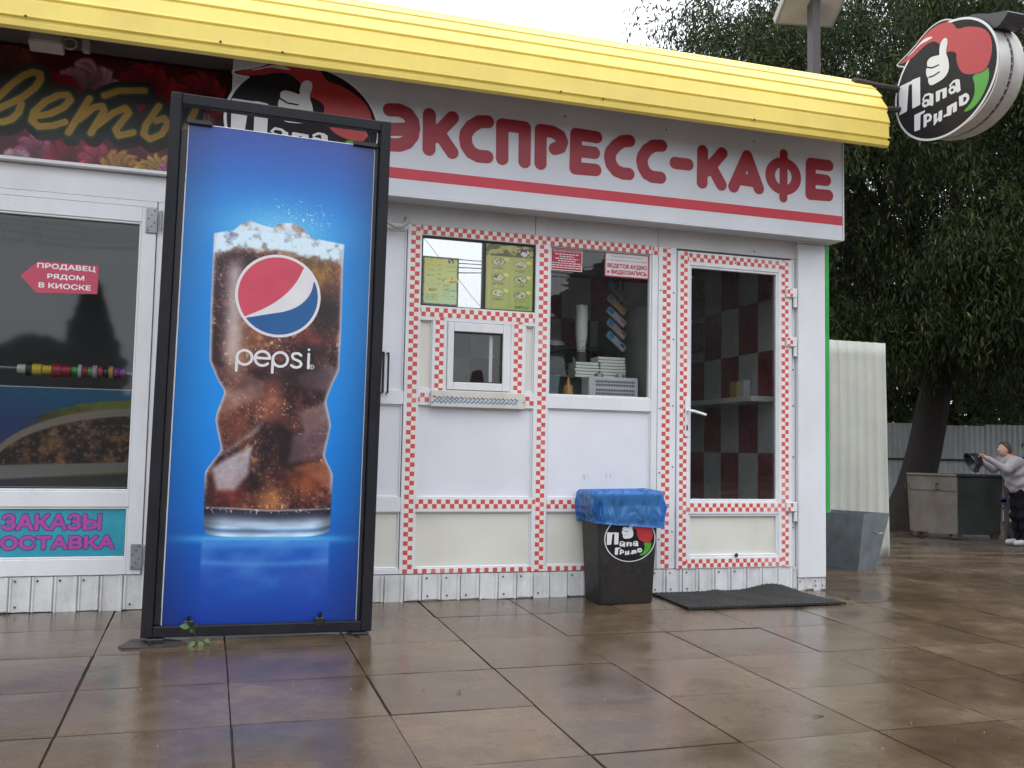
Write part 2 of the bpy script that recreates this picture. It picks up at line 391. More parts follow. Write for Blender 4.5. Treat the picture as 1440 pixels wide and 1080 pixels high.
FLOW=[[(-1.169,2.725),(-1.100,2.818),(-1.037,2.885),(-0.990,2.913),(-0.955,2.910),(-0.949,2.877),(-0.975,2.826),(-1.031,2.768),(-1.096,2.722),(-1.152,2.685)],[(-1.037,2.729),(-1.046,2.682),(-1.077,2.640),(-1.120,2.618),(-1.156,2.618)],[(-0.971,2.668),(-0.893,2.692),(-0.827,2.736),(-0.795,2.783),(-0.808,2.809),(-0.853,2.803),(-0.919,2.758),(-0.972,2.692),(-0.981,2.644),(-0.946,2.615),(-0.875,2.628),(-0.816,2.656)],[(-0.699,2.804),(-0.796,2.599)],[(-0.748,2.678),(-0.675,2.756),(-0.633,2.770),(-0.621,2.745),(-0.683,2.609)],[(-0.655,2.655),(-0.573,2.739),(-0.512,2.775),(-0.493,2.749),(-0.557,2.646),(-0.540,2.612),(-0.466,2.640)],[(-0.624,2.830),(-0.555,2.867),(-0.417,2.887)],[(-0.338,2.808),(-0.401,2.691),(-0.412,2.638),(-0.378,2.611),(-0.315,2.649),(-0.287,2.710),(-0.307,2.742),(-0.350,2.719)],[(-0.143,2.807),(-0.191,2.686),(-0.197,2.624),(-0.167,2.606)]]

EMB={
 'body':[(-1.119,0.674),(-0.691,0.808),(-0.459,0.939),(-0.202,1.019),(0.076,0.995),(0.283,0.854),(0.370,0.771),(0.628,0.692),(0.848,0.552),(1.008,0.375),(1.110,0.170),(1.153,-0.062),(1.126,-0.309),(1.029,-0.529),(0.877,-0.691),(0.654,-0.832),(0.368,-0.914),(0.012,-0.924),(-0.391,-0.843),(-0.681,-0.728),(-0.946,-0.524),(-1.097,-0.291),(-1.164,-0.048),(-1.126,0.209),(-1.019,0.390),(-0.846,0.519),(-1.085,0.624)],
 'stem':[(0.312,0.807),(0.458,0.834),(0.630,0.825),(0.933,0.684),(1.172,0.616),(1.302,0.579),(1.236,0.502),(1.089,0.416),(0.955,0.441),(0.627,0.659)],
 'pepper':[(-1.060,0.656),(-0.692,0.748),(-0.460,0.892),(-0.203,0.972),(0.075,0.945),(0.253,0.833),(0.310,0.706),(0.513,0.675),(0.738,0.571),(0.901,0.464),(1.006,0.299),(1.034,0.093),(0.971,-0.098),(0.860,-0.207),(0.611,-0.167),(0.412,-0.080),(0.313,0.070),(0.272,0.222),(0.288,0.318),(0.156,0.394),(0.035,0.408),(-0.084,0.618),(-0.207,0.716),(-0.398,0.724),(-0.694,0.617),(-0.964,0.614)],
 'green':[(0.597,-0.161),(0.860,-0.207),(0.938,-0.139),(0.958,-0.331),(0.859,-0.511),(0.713,-0.655),(0.544,-0.706),(0.401,-0.684),(0.574,-0.606),(0.661,-0.483),(0.659,-0.306)],
 'streak':[(-1.015,0.670),(-0.692,0.760),(-0.460,0.857),(-0.300,0.853),(-0.143,0.778),(-0.333,0.768),(-0.526,0.777),(-0.726,0.690)],
 'thumb':[(-0.070,0.543),(-0.006,0.656),(0.085,0.650),(0.099,0.566),(0.050,0.413),(0.109,0.287),(0.127,0.108),(0.028,0.020),(-0.125,0.004),(-0.282,0.003),(-0.328,0.084),(-0.318,0.138),(-0.374,0.218),(-0.366,0.310),(-0.340,0.358),(-0.348,0.432),(-0.274,0.462),(-0.149,0.440),(-0.057,0.410)],
 'P1':[(-1.031,0.243),(-0.800,0.228),(-0.850,-0.236),(-1.028,-0.247)],
 'P2':[(-0.706,0.244),(-0.528,0.230),(-0.532,-0.232),(-0.706,-0.235)],
 'Pbar':[(-1.031,0.243),(-0.528,0.230),(-0.529,0.194),(-1.032,0.199)],
 'gap1':[(-0.353,0.335),(-0.246,0.282),(-0.090,0.273)],
 'gap2':[(-0.317,0.150),(-0.217,0.135),(-0.077,0.152)],
 'a1':[(-0.460,-0.174),(-0.411,-0.121),(-0.316,-0.132),(-0.238,-0.183),(-0.250,-0.342)],
 'a1s':[(-0.300,-0.161),(-0.228,-0.163),(-0.231,-0.325),(-0.312,-0.325)],
 'a1b':[(-0.477,-0.227),(-0.428,-0.197),(-0.349,-0.214),(-0.302,-0.265),(-0.350,-0.318),(-0.430,-0.314),(-0.471,-0.276)],
 'p1':[(-0.159,-0.153),(-0.073,-0.161),(-0.088,-0.317),(-0.156,-0.317)],
 'p2':[(-0.012,-0.172),(0.070,-0.175),(0.065,-0.314),(-0.008,-0.316)],
 'pb':[(-0.159,-0.153),(0.071,-0.168),(0.070,-0.190),(-0.159,-0.176)],
 'b1':[(0.146,-0.161),(0.221,-0.121),(0.309,-0.131),(0.329,-0.184)],
 'b1s':[(0.265,-0.137),(0.347,-0.141),(0.364,-0.320),(0.291,-0.323)],
 'b1b':[(0.121,-0.220),(0.160,-0.189),(0.234,-0.198),(0.278,-0.255),(0.247,-0.307),(0.167,-0.305),(0.126,-0.263)],
 'g1':[(-0.659,-0.378),(-0.528,-0.382),(-0.542,-0.654),(-0.663,-0.646)],
 'gb':[(-0.659,-0.378),(-0.415,-0.378),(-0.441,-0.404),(-0.659,-0.409)],
 'r1':[(-0.442,-0.451),(-0.378,-0.452),(-0.394,-0.648),(-0.445,-0.650)],
 'rb':[(-0.378,-0.452),(-0.305,-0.474),(-0.265,-0.534),(-0.291,-0.588),(-0.386,-0.587),(-0.386,-0.571),(-0.323,-0.561),(-0.303,-0.528),(-0.328,-0.490),(-0.378,-0.480)],
 'i1':[(-0.212,-0.517),(-0.150,-0.520),(-0.167,-0.625),(-0.212,-0.691)],
 'i2':[(-0.103,-0.508),(-0.033,-0.504),(-0.044,-0.665),(-0.100,-0.670)],
 'ib':[(-0.212,-0.691),(-0.058,-0.535),(-0.034,-0.566),(-0.199,-0.683)],
 'l1':[(0.080,-0.491),(0.176,-0.490),(0.161,-0.639),(0.083,-0.635)],
 'l2':[(0.206,-0.489),(0.282,-0.486),(0.280,-0.616),(0.209,-0.619)],
 'lb':[(0.080,-0.491),(0.282,-0.477),(0.282,-0.500),(0.080,-0.513)],
 'lf':[(0.005,-0.609),(0.138,-0.601),(0.138,-0.624),(0.005,-0.627)],
 'z1':[(0.342,-0.413),(0.420,-0.419),(0.412,-0.561),(0.345,-0.567)],
 'zb':[(0.406,-0.413),(0.478,-0.406),(0.534,-0.459),(0.542,-0.517),(0.490,-0.566),(0.403,-0.573),(0.404,-0.547),(0.467,-0.535),(0.502,-0.497),(0.486,-0.453),(0.420,-0.445)],
}

POS={
 'left':[(0.156,0.220),(0.156,0.261),(0.158,0.369),(0.166,0.479),(0.214,0.518),(0.253,0.540),(0.216,0.583),(0.211,0.598),(0.249,0.657),(0.172,0.701),(0.181,0.809),(0.199,0.827)],
 'right':[(0.853,0.217),(0.850,0.259),(0.855,0.387),(0.853,0.484),(0.813,0.521),(0.789,0.550),(0.822,0.599),(0.793,0.664),(0.843,0.700),(0.838,0.821),(0.812,0.829)],
 'rim':[(0.156,0.220),(0.241,0.211),(0.354,0.206),(0.518,0.207),(0.670,0.210),(0.853,0.217)],
 'ice':[(0.259,0.209),(0.287,0.198),(0.337,0.187),(0.397,0.193),(0.457,0.197),(0.500,0.186),(0.553,0.183),(0.606,0.187),(0.662,0.206)],
 'liq':[(0.161,0.261),(0.264,0.245),(0.373,0.240),(0.522,0.241),(0.675,0.247),(0.849,0.253)],
 'basel':[(0.178,0.770),(0.334,0.772),(0.515,0.776),(0.700,0.773),(0.840,0.770)],
 'circ':[(0.506,0.337),(0.284,0.347),(0.734,0.327),(0.493,0.252),(0.518,0.423)],
 'redb':[(0.340,0.384),(0.462,0.360),(0.552,0.331),(0.605,0.303),(0.636,0.275)],
 'bluet':[(0.344,0.387),(0.464,0.376),(0.557,0.368),(0.630,0.353),(0.684,0.327),(0.695,0.294)],
 'pep':[(0.305,0.447),(0.709,0.438),(0.310,0.483),(0.713,0.475),(0.708,0.432)],
 'f1':[(0.253,0.540),(0.453,0.516),(0.464,0.548),(0.244,0.582)],
 'f2':[(0.473,0.589),(0.422,0.621),(0.248,0.666),(0.351,0.634)],
 'f3':[(0.787,0.551),(0.820,0.602),(0.682,0.621),(0.638,0.575)],
 'f4':[(0.206,0.694),(0.319,0.665),(0.407,0.647),(0.396,0.700),(0.329,0.736),(0.240,0.736)],
 'f5':[(0.190,0.497),(0.299,0.509),(0.355,0.522)],
 'refl':[(0.176,0.833),(0.839,0.832),(0.843,0.961),(0.183,0.960)],
}

# ------------------------------------------------------------------ materials
M_pvc = mat('white_pvc', (0.75, 0.765, 0.80), 0.32, var=0.05, scale=2.5, dirt=0.32, dirtcol=(0.42, 0.38, 0.32))
M_pvc2 = mat('white_panel', (0.735, 0.75, 0.815), 0.4, var=0.05, scale=1.6, dirt=0.16, dirtcol=(0.45, 0.43, 0.42))
M_cream = mat('cream_panel', (0.70, 0.685, 0.625), 0.4, var=0.05, scale=2.0, dirt=0.32, dirtcol=(0.4, 0.36, 0.3))
M_upper = mat('upper_panel', (0.62, 0.63, 0.655), 0.45, var=0.08, scale=3, dirt=0.3, dirtcol=(0.34, 0.32, 0.31))
M_skirt = mat('white_sheet', (0.68, 0.69, 0.70), 0.45, var=0.10, scale=7, dirt=0.55, dirtcol=(0.26, 0.22, 0.17))
M_col = mat('white_column', (0.70, 0.72, 0.76), 0.45, var=0.04, scale=2, dirt=0.2, dirtcol=(0.5, 0.45, 0.36))
M_green = mat('green_trim', (0.03, 0.36, 0.07), 0.4, var=0.1)
M_yellow = mat('yellow_sheet', (0.88, 0.695, 0.165), 0.38, var=0.06, scale=2.2, dirt=0.18, dirtcol=(0.42, 0.30, 0.06))
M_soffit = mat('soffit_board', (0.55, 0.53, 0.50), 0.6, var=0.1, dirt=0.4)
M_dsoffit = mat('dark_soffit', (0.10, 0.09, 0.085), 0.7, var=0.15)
M_signw = mat('sign_white', (0.59, 0.615, 0.67), 0.38, var=0.05, scale=2.0, dirt=0.12, dirtcol=(0.4, 0.38, 0.36))
M_red = mat('sign_red', (0.30, 0.009, 0.024), 0.38, var=0.08)
M_stripe = mat('stripe_red', (0.50, 0.028, 0.05), 0.38, var=0.08)
M_black = mat('black_paint', (0.012, 0.012, 0.016), 0.42, var=0.3, scale=9, dirt=0.25, dirtcol=(0.05, 0.045, 0.045))
M_frame = mat('frame_paint', (0.012, 0.012, 0.017), 0.55, var=0.2, scale=8, dirt=0.3, dirtcol=(0.035, 0.032, 0.035), spec=.25)
M_steel = mat('galvanised', (0.34, 0.36, 0.38), 0.42, metal=0.6, var=0.2, scale=14, dirt=0.3)
M_screw = mat('screw', (0.03, 0.03, 0.03), 0.5)
M_rubber = mat('rubber', (0.010, 0.010, 0.011), 0.6, var=0.3, bump=0.4, bscale=200)
M_white = mat('white_ink', (0.80, 0.80, 0.82), 0.4, var=0.03)
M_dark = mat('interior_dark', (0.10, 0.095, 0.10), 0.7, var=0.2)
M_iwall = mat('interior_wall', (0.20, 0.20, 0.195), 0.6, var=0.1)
M_ired = mat('interior_red', (0.36, 0.026, 0.045), 0.3, var=0.1)
M_iwhite = mat('interior_white', (0.82, 0.84, 0.82), 0.3, var=0.06)
M_gap = mat('joint_black', (0.01, 0.01, 0.01), 0.9, var=0.1)
G_pane = glass_mat('window_glass', (0.96, 0.97, 0.97), 0.62, base=0.010, dust=.009)
G_pane2 = glass_mat('shop_glass', (0.90, 0.92, 0.93), 0.80, base=0.008, dust=.005, rough=.035)
G_mirror = glass_mat('mirror_film', (0.5, 0.55, 0.53), 1.0, base=0.62)
def tape_mat():
    m = bpy.data.materials.new('checker_tape'); m.use_nodes = True; nt = m.node_tree; L = nt.links.new; b = nt.nodes['Principled BSDF']
    uv = N(nt, 'ShaderNodeUVMap', uv_map='tape'); mp = N(nt, 'ShaderNodeMapping'); mp.inputs['Location'].default_value = (0, 0, .5)
    ck = N(nt, 'ShaderNodeTexChecker', Scale=1.0); ck.inputs['Color1'].default_value = (0.60, 0.085, 0.075, 1); ck.inputs['Color2'].default_value = (0.79, 0.745, 0.73, 1)
    L(uv.outputs[0], mp.inputs[0]); L(mp.outputs[0], ck.inputs['Vector'])
    ge = N(nt, 'ShaderNodeNewGeometry'); nz = N(nt, 'ShaderNodeTexNoise', Scale=2.3, Detail=3.0); L(ge.outputs['Position'], nz.inputs['Vector'])
    mr = N(nt, 'ShaderNodeMapRange'); mr.inputs['From Min'].default_value = .58; mr.inputs['From Max'].default_value = .85; mr.inputs['To Max'].default_value = .7
    L(nz.outputs['Fac'], mr.inputs['Value'])
    mx = N(nt, 'ShaderNodeMix', data_type='RGBA'); L(mr.outputs[0], mx.inputs[0]); L(ck.outputs[0], mx.inputs[6]); mx.inputs[7].default_value = (0.78, 0.70, 0.68, 1)
    L(mx.outputs[2], b.inputs['Base Color']); b.inputs['Roughness'].default_value = .4
    return m
M_tape = tape_mat()
SQ = 0.0276
def tape(x0, x1, z0, z1, parent, y=0.0, name='checker_tape', rows=2):
    """strip of two-row red and white checked tape, 1.2 mm proud of the surface at y"""
    mb = MB().box(x0, x1, y-0.0012, y+0.001, z0, z1); o = mb.build(name, M_tape, parent); me = o.data
    uv = me.uv_layers.new(name='tape'); vert = (z1-z0) > (x1-x0); off = rootof(parent).location; ph = rnd.random()*2
    for lp in me.loops:
        c = me.vertices[lp.vertex_index].co+off
        if vert: u = (c.x-x0)/(x1-x0)*rows; v = (c.z-z0)/SQ
        else: u = (c.z-z0)/(z1-z0)*rows; v = (c.x-x0)/SQ
        uv.data[lp.index].uv = (u+.0005, v+ph)
    return o
def bead(x0, x1, z0, z1, parent, y=0.008, d=0.022, w=0.012, m=None, name='glazing_bead'):
    mb = MB()
    mb.box(x0, x0+w, y, y+d, z0, z1, .003).box(x1-w, x1, y, y+d, z0, z1, .003).box(x0+w, x1-w, y+.0008, y+d, z0, z0+w, .003).box(x0+w, x1-w, y+.0008, y+d, z1-w, z1, .003)
    return mb.build(name, m or M_pvc, parent)
def screws(pts, parent, y=-0.002, r=0.0055):
    for (x, z) in pts: MB().lathe([(0, -.003), (r*.8, -.003), (r, 0)], n=8, mtx=Matrix.Translation((x, y, z)) @ Matrix.Rotation(-math.pi/2, 4, 'X')).build('screw', M_screw, parent)

# ------------------------------------------------------------------ ground and paving
def ground_mat():
    m = bpy.data.materials.new('wet_asphalt'); m.use_nodes = True; nt = m.node_tree; L = nt.links.new; b = nt.nodes['Principled BSDF']
    ge = N(nt, 'ShaderNodeNewGeometry'); n1 = N(nt, 'ShaderNodeTexNoise', Scale=0.9, Detail=8.0, Roughness=.65); L(ge.outputs['Position'], n1.inputs['Vector'])
    cr = N(nt, 'ShaderNodeValToRGB'); cr.color_ramp.elements[0].color = (.045, .036, .030, 1); cr.color_ramp.elements[1].color = (.11, .085, .066, 1)
    cr.color_ramp.elements[0].position = .3; cr.color_ramp.elements[1].position = .7
    L(n1.outputs['Fac'], cr.inputs[0]); L(cr.outputs[0], b.inputs['Base Color'])
    r = N(nt, 'ShaderNodeMapRange'); r.inputs['From Min'].default_value = .35; r.inputs['From Max'].default_value = .6; r.inputs['To Min'].default_value = .06; r.inputs['To Max'].default_value = .5
    L(n1.outputs['Fac'], r.inputs['Value']); L(r.outputs[0], b.inputs['Roughness'])
    n2 = N(nt, 'ShaderNodeTexNoise', Scale=90.0, Detail=3.0); L(ge.outputs['Position'], n2.inputs['Vector'])
    bp = N(nt, 'ShaderNodeBump', Strength=.25, Distance=.006); L(n2.outputs['Fac'], bp.inputs['Height']); L(bp.outputs[0], b.inputs['Normal'])
    return m
def slab_mat():
    m = bpy.data.materials.new('wet_concrete_slab'); m.use_nodes = True; nt = m.node_tree; L = nt.links.new; b = nt.nodes['Principled BSDF']
    ge = N(nt, 'ShaderNodeNewGeometry'); oi = N(nt, 'ShaderNodeObjectInfo')
    def noise(sc_, det, ro, off=None):
        n = N(nt, 'ShaderNodeTexNoise', Scale=sc_, Detail=det, Roughness=ro); L(ge.outputs['Position'], n.inputs['Vector']); return n
    big, mid, fine = noise(1.1, 4., .6), noise(7., 8., .65), noise(160., 3., .6)
    cr = N(nt, 'ShaderNodeValToRGB'); e = cr.color_ramp.elements
    e[0].position = .25; e[0].color = (.080, .053, .033, 1); e[1].position = .78; e[1].color = (.152, .106, .068, 1)
    L(mid.outputs['Fac'], cr.inputs[0])
    rr = N(nt, 'ShaderNodeMapRange'); rr.inputs['To Min'].default_value = .84; rr.inputs['To Max'].default_value = 1.14; L(oi.outputs['Random'], rr.inputs['Value'])
    m1 = N(nt, 'ShaderNodeMix', data_type='RGBA', blend_type='MULTIPLY'); m1.inputs[0].default_value = 1; L(cr.outputs[0], m1.inputs[6]); L(rr.outputs[0], m1.inputs[7])
    # damp patches: darker and smoother
    wet = N(nt, 'ShaderNodeMapRange'); wet.inputs['From Min'].default_value = .40; wet.inputs['From Max'].default_value = .60; L(big.outputs['Fac'], wet.inputs['Value'])
    dk = N(nt, 'ShaderNodeMapRange'); dk.inputs['To Min'].default_value = .78; dk.inputs['To Max'].default_value = 1.08; L(wet.outputs[0], dk.inputs['Value'])
    m2 = N(nt, 'ShaderNodeMix', data_type='RGBA', blend_type='MULTIPLY'); m2.inputs[0].default_value = 1; L(m1.outputs[2], m2.inputs[6]); L(dk.outputs[0], m2.inputs[7])
    # grains and light chips
    gr = N(nt, 'ShaderNodeMapRange'); gr.inputs['From Min'].default_value = .3; gr.inputs['From Max'].default_value = .7; gr.inputs['To Min'].default_value = .86; gr.inputs['To Max'].default_value = 1.12; L(fine.outputs['Fac'], gr.inputs['Value'])
    m3 = N(nt, 'ShaderNodeMix', data_type='RGBA', blend_type='MULTIPLY'); m3.inputs[0].default_value = 1; L(m2.outputs[2], m3.inputs[6]); L(gr.outputs[0], m3.inputs[7])
    vo = N(nt, 'ShaderNodeTexVoronoi', Scale=4.5); L(ge.outputs['Position'], vo.inputs['Vector'])
    sp = N(nt, 'ShaderNodeMapRange'); sp.inputs['From Min'].default_value = .012; sp.inputs['From Max'].default_value = .03; sp.inputs['To Min'].default_value = .8; sp.inputs['To Max'].default_value = 0.; L(vo.outputs['Distance'], sp.inputs['Value'])
    m4 = N(nt, 'ShaderNodeMix', data_type='RGBA'); L(sp.outputs[0], m4.inputs[0]); L(m3.outputs[2], m4.inputs[6]); m4.inputs[7].default_value = (.05, .04, .032, 1)
    L(m4.outputs[2], b.inputs['Base Color'])
    ro = N(nt, 'ShaderNodeMapRange'); ro.inputs['To Min'].default_value = .04; ro.inputs['To Max'].default_value = .22; L(wet.outputs[0], ro.inputs['Value'])
    ra = N(nt, 'ShaderNodeMath', operation='MULTIPLY_ADD'); ra.inputs[1].default_value = .14; L(mid.outputs['Fac'], ra.inputs[0]); L(ro.outputs[0], ra.inputs[2]); L(ra.outputs[0], b.inputs['Roughness'])
    b.inputs['Coat Weight'].default_value = .0
    b.inputs['Specular IOR Level'].default_value = .62
    bp = N(nt, 'ShaderNodeBump', Strength=.10, Distance=.003); L(fine.outputs['Fac'], bp.inputs['Height'])
    bp2 = N(nt, 'ShaderNodeBump', Strength=.12, Distance=.02); L(mid.outputs['Fac'], bp2.inputs['Height']); L(bp.outputs[0], bp2.inputs['Normal']); L(bp2.outputs[0], b.inputs['Normal'])
    return m
M_ground = ground_mat(); M_slab = slab_mat()
M_bed = mat('joint_dirt', (0.035, 0.026, 0.019), 0.7, var=0.4, scale=12, bump=.5, bscale=80)
ys = [-400, -60, -20, -8, -6, -4, -2, 0, 1, 2.3, 3.6, 5, 6.3, 9, 14, 30, 80, 400]
xs = [-400, -60, -20, -8, -4, 0, 4, 8, 12, 16, 24, 60, 400]
g = MB().sheet([[(x, y, gz(y)-.032) for x in xs] for y in ys]).build('ground', M_ground); tag(g, kind='structure')
PX, PY, X0, Y0 = 0.5585, 0.556, 0.115, -2.14
yb = [Y0+PY*k for k in range(-4, 16)]
bed = MB().sheet([[(x, y, gz(y)-.014) for x in (-4.35, 0, 4, 8, 10.8)] for y in (-4.4, -2, 0, 1, 2.3, 3.6, 5, 6.2)]).build('pavement', M_bed); tag(bed, kind='structure')
def slab_mesh(seed):
    r = random.Random(seed); n = 7; hx, hy = PX/2-.0034, PY/2-.0032; mb = MB()
    rows = []
    for j in range(n):
        row = []
        for i in range(n):
            u, v = -1+2*i/(n-1), -1+2*j/(n-1)
            edge = max(abs(u), abs(v)) > .99
            ox = (r.random()-.5)*.004 if edge else 0; oy = (r.random()-.5)*.004 if edge else 0
            z = (r.random()-.5)*.0012-(.003 if edge else 0)
            row.append((u*hx*(.998 if edge else .955)+ox*.45, v*hy*(.998 if edge else .955)+oy*.45, z))
        rows.append(row)
    mb.sheet(rows)
    k = len(mb.v); ring = [i for i in range(n)]+[i*n+n-1 for i in range(1, n)]+[(n-1)*n+i for i in range(n-2, -1, -1)]+[i*n for i in range(n-2, 0, -1)]
    mb.v += [(mb.v[i][0], mb.v[i][1], -.045) for i in ring]
    for q in range(len(ring)): mb.f.append((ring[q], k+q, k+(q+1) % len(ring), ring[(q+1) % len(ring)]))
    me = bpy.data.meshes.new('paving_slab'); me.from_pydata(mb.v, [], mb.f); me.materials.append(M_slab)
    me.polygons.foreach_set('use_smooth', [True]*len(me.polygons)); me.set_sharp_from_angle(angle=math.radians(50)); return me
slabs = [slab_mesh(k) for k in range(6)]
cells = []; rest = []
for i in range(-8, 19):
    for j in range(-5, 15):
        cx_, cy_ = X0+PX*(i+.5), Y0+PY*(j+.5)
        if cy_ > 0.45 and cx_ < 3.9: continue
        if cx_ > 10.4 or cy_ > 6.0 or cy_ < -4.2: continue
        p = Vector((cx_, cy_+5.65, gz(cy_)-.9)); d = -p.dot(BACK)
        if d < .3: rest.append((cx_, cy_)); continue
        u = 670*0+1340*p.dot(RIGHT)/d; v = 1340*p.dot(UP)/d
        if abs(u) > 720+1340*.5/d or v < -540-1340*.6/d: rest.append((cx_, cy_)); continue
        cells.append((p.length, cx_, cy_))
cells.sort(); rest += [c[1:] for c in cells[300:]]; cells = cells[:300]
for k, (dd, x, y) in enumerate(cells):
    o = bpy.data.objects.new('paving_slab', slabs[rnd.randrange(6)]); COL.objects.link(o); o.parent = bed
    sl = (gz(y+.1)-gz(y-.1))/.2
    o.location = (x+rnd.uniform(-.003, .003), y+rnd.uniform(-.003, .003), gz(y)+rnd.uniform(-.001, .001))
    o.rotation_euler = (math.atan(sl)+rnd.gauss(0, .0011), rnd.gauss(0, .0011), rnd.gauss(0, .003))

mb = MB()
for x, y in rest:                                     # slabs outside the picture: one joined part
    t = MB().box(-PX/2+.004, PX/2-.004, -PY/2+.004, PY/2-.004, -.045, 0, .004); sl = (gz(y+.1)-gz(y-.1))/.2; dz = rnd.uniform(-.001, .001)
    mb.add([(x+a, y+b, gz(y)+c+sl*b+dz) for a, b, c in t.v], t.f)
tag(mb.build('paving_slabs', M_slab, bed), kind='stuff')

# ------------------------------------------------------------------ cafe kiosk
kio = thing('cafe_kiosk', (2.5, 0.0, 0.0), 'white cafe kiosk with red and white checkered trim and glass door', 'kiosk')
def kb(name, m, *boxes, parent=kio, bev=.002):
    mb = MB()
    for b in boxes: mb.box(*b, bev)
    return mb.build(name, m, parent)
TOP = 2.272
kb('frame_post', M_pvc, (1.112, 1.20, 0, .06, .16, TOP)); kb('frame_post', M_pvc, (1.937, 2.033, 0, .06, .16, TOP)); kb('frame_post', M_pvc, (2.750, 2.792, 0, .06, .16, TOP))
kb('frame_post', M_pvc, (2.7945, 2.926, -.004, .06, .16, TOP)); kb('door_jamb', M_pvc, (3.812, 3.842, .006, .06, .10, TOP))
R1, R2 = (1.20, 1.937), (2.033, 2.75)
kb('top_rail', M_pvc, (*R1, .001, .06, 2.212, TOP)); kb('top_rail', M_pvc, (*R2, .001, .06, 2.222, TOP))
kb('middle_rail', M_pvc, (*R1, .001, .06, 1.688, 1.778)); kb('middle_rail', M_pvc, (*R1, .001, .06, 1.17, 1.268)); kb('middle_rail', M_pvc, (*R2, .001, .06, 1.177, 1.258))
kb('lower_rail', M_pvc, (*R1, .001, .06, .528, .613)); kb('lower_rail', M_pvc, (*R2, .001, .06, .528, .613))
kb('bottom_rail', M_pvc, (*R1, .001, .06, .16, .192)); kb('bottom_rail', M_pvc, (*R2, .001, .06, .16, .192))
kb('hatch_post', M_pvc, (1.279, 1.372, .001, .06, 1.268, 1.688)); kb('hatch_post', M_pvc, (1.782, 1.880, .001, .06, 1.268, 1.688))
def panel(x0, x1, z0, z1, m, y=.022):
    o = kb('wall_panel', m, (x0, x1, y, y+.03, z0, z1)); bead(x0, x1, z0, z1, o, y=.010, w=.009); return o
panel(1.20, 1.279, 1.268, 1.688, M_cream); panel(1.880, 1.937, 1.268, 1.688, M_cream)
panel(*R1, .613, 1.17, M_pvc2); panel(*R1, .192, .528, M_cream); panel(*R2, .613, 1.177, M_pvc2); panel(*R2, .192, .528, M_cream)
# left bay behind the advertising stand
kb('frame_post', M_pvc, (.36, .44, 0, .06, .16, TOP)); kb('middle_rail', M_pvc, (.44, 1.112, .003, .06, 1.17, 1.25)); kb('lower_rail', M_pvc, (.44, 1.112, .003, .06, .528, .613))
kb('top_rail', M_pvc, (.44, 1.112, .003, .06, 2.235, TOP)); kb('bottom_rail', M_pvc, (.44, 1.112, .003, .06, .16, .192))
panel(.44, 1.108, 1.25, 2.235, M_pvc2); panel(.44, 1.108, .613, 1.17, M_pvc2); panel(.44, 1.108, .192, .528, M_cream)
hd = MB().tube([(.975, .02, 1.235), (.975, -.045, 1.235), (.975, -.045, 1.475), (.975, .02, 1.475)], .008).tube([(1.008, .02, 1.235), (1.008, -.03, 1.235), (1.008, -.03, 1.475), (1.008, .02, 1.475)], .006).build('pull_handle', M_black, kio)
# upper wall strip under the sign
kb('upper_panel', M_upper, (.36, 1.93, .004, .06, TOP+.001, 2.45)); kb('upper_panel', M_upper, (1.933, 2.79, .004, .06, TOP+.001, 2.45)); kb('upper_panel', M_upper, (2.793, 4.06, .0045, .06, TOP+.001, 2.45))
# taped trim
tape(1.132, 1.188, .163, TOP-.002, kio); tape(1.19, 2.74, 2.217, 2.271, kio, .001); tape(1.962, 2.018, .163, 2.214, kio)
tape(1.20, 1.935, 1.712, 1.767, kio, .001); tape(1.298, 1.350, 1.262, 1.71, kio, .001); tape(1.802, 1.856, 1.262, 1.71, kio, .001)
tape(1.20, 1.272, 1.190, 1.245, kio, .001); tape(1.872, 1.937, 1.190, 1.245, kio, .001)
tape(1.20, 1.96, .548, .603, kio, .001); tape(2.033, 2.75, .548, .603, kio, .001); tape(1.20, 1.96, .163, .190, kio, .001, rows=1); tape(2.033, 2.75, .163, .190, kio, .001, rows=1)
tape(2.824, 2.881, .163, 2.268, kio, -.004); tape(2.752, 2.8245, 2.215, 2.268, kio, -.0002)
screws([(2.81, z) for z in (.35, .78, 1.2, 1.65, 1.98)]+[(2.905, z) for z in (.4, .82, 1.22, 1.66, 1.97)], kio, y=-.004); screws([(2.905, 2.25), (3.52, 2.30)], kio, y=.003)
# display window
wn = kb('window', M_pvc, (2.033, 2.045, .012, .05, 1.258, 2.222), (2.738, 2.75, .012, .05, 1.258, 2.222), (2.045, 2.738, .0128, .05, 1.258, 1.270), (2.045, 2.738, .0128, .05, 2.210, 2.222))
MB().box(2.045, 2.738, .030, .036, 1.27, 2.21).build('pane', G_pane, wn)
# menu window with mirror film
w1 = kb('window', M_black, (1.20, 1.210, .010, .05, 1.778, 2.212), (1.927, 1.937, .010, .05, 1.778, 2.212), (1.21, 1.927, .0108, .05, 1.778, 1.784), (1.21, 1.927, .0108, .05, 2.202, 2.212), (1.592, 1.612, .0108, .05, 1.784, 2.202))
MB().box(1.21, 1.592, .030, .036, 1.784, 2.202).build('pane', G_mirror, w1); MB().box(1.612, 1.927, .030, .036, 1.784, 2.202).build('pane', G_pane, w1)
MB().tube([(1.215, .0292, 2.198), (1.262, .0292, 2.15), (1.31, .0292, 2.092), (1.445, .0292, 1.955), (1.478, .0292, 1.916), (1.53, .0292, 1.856), (1.59, .0292, 1.795)], .0011, 5).build('crack', M_screw, w1)
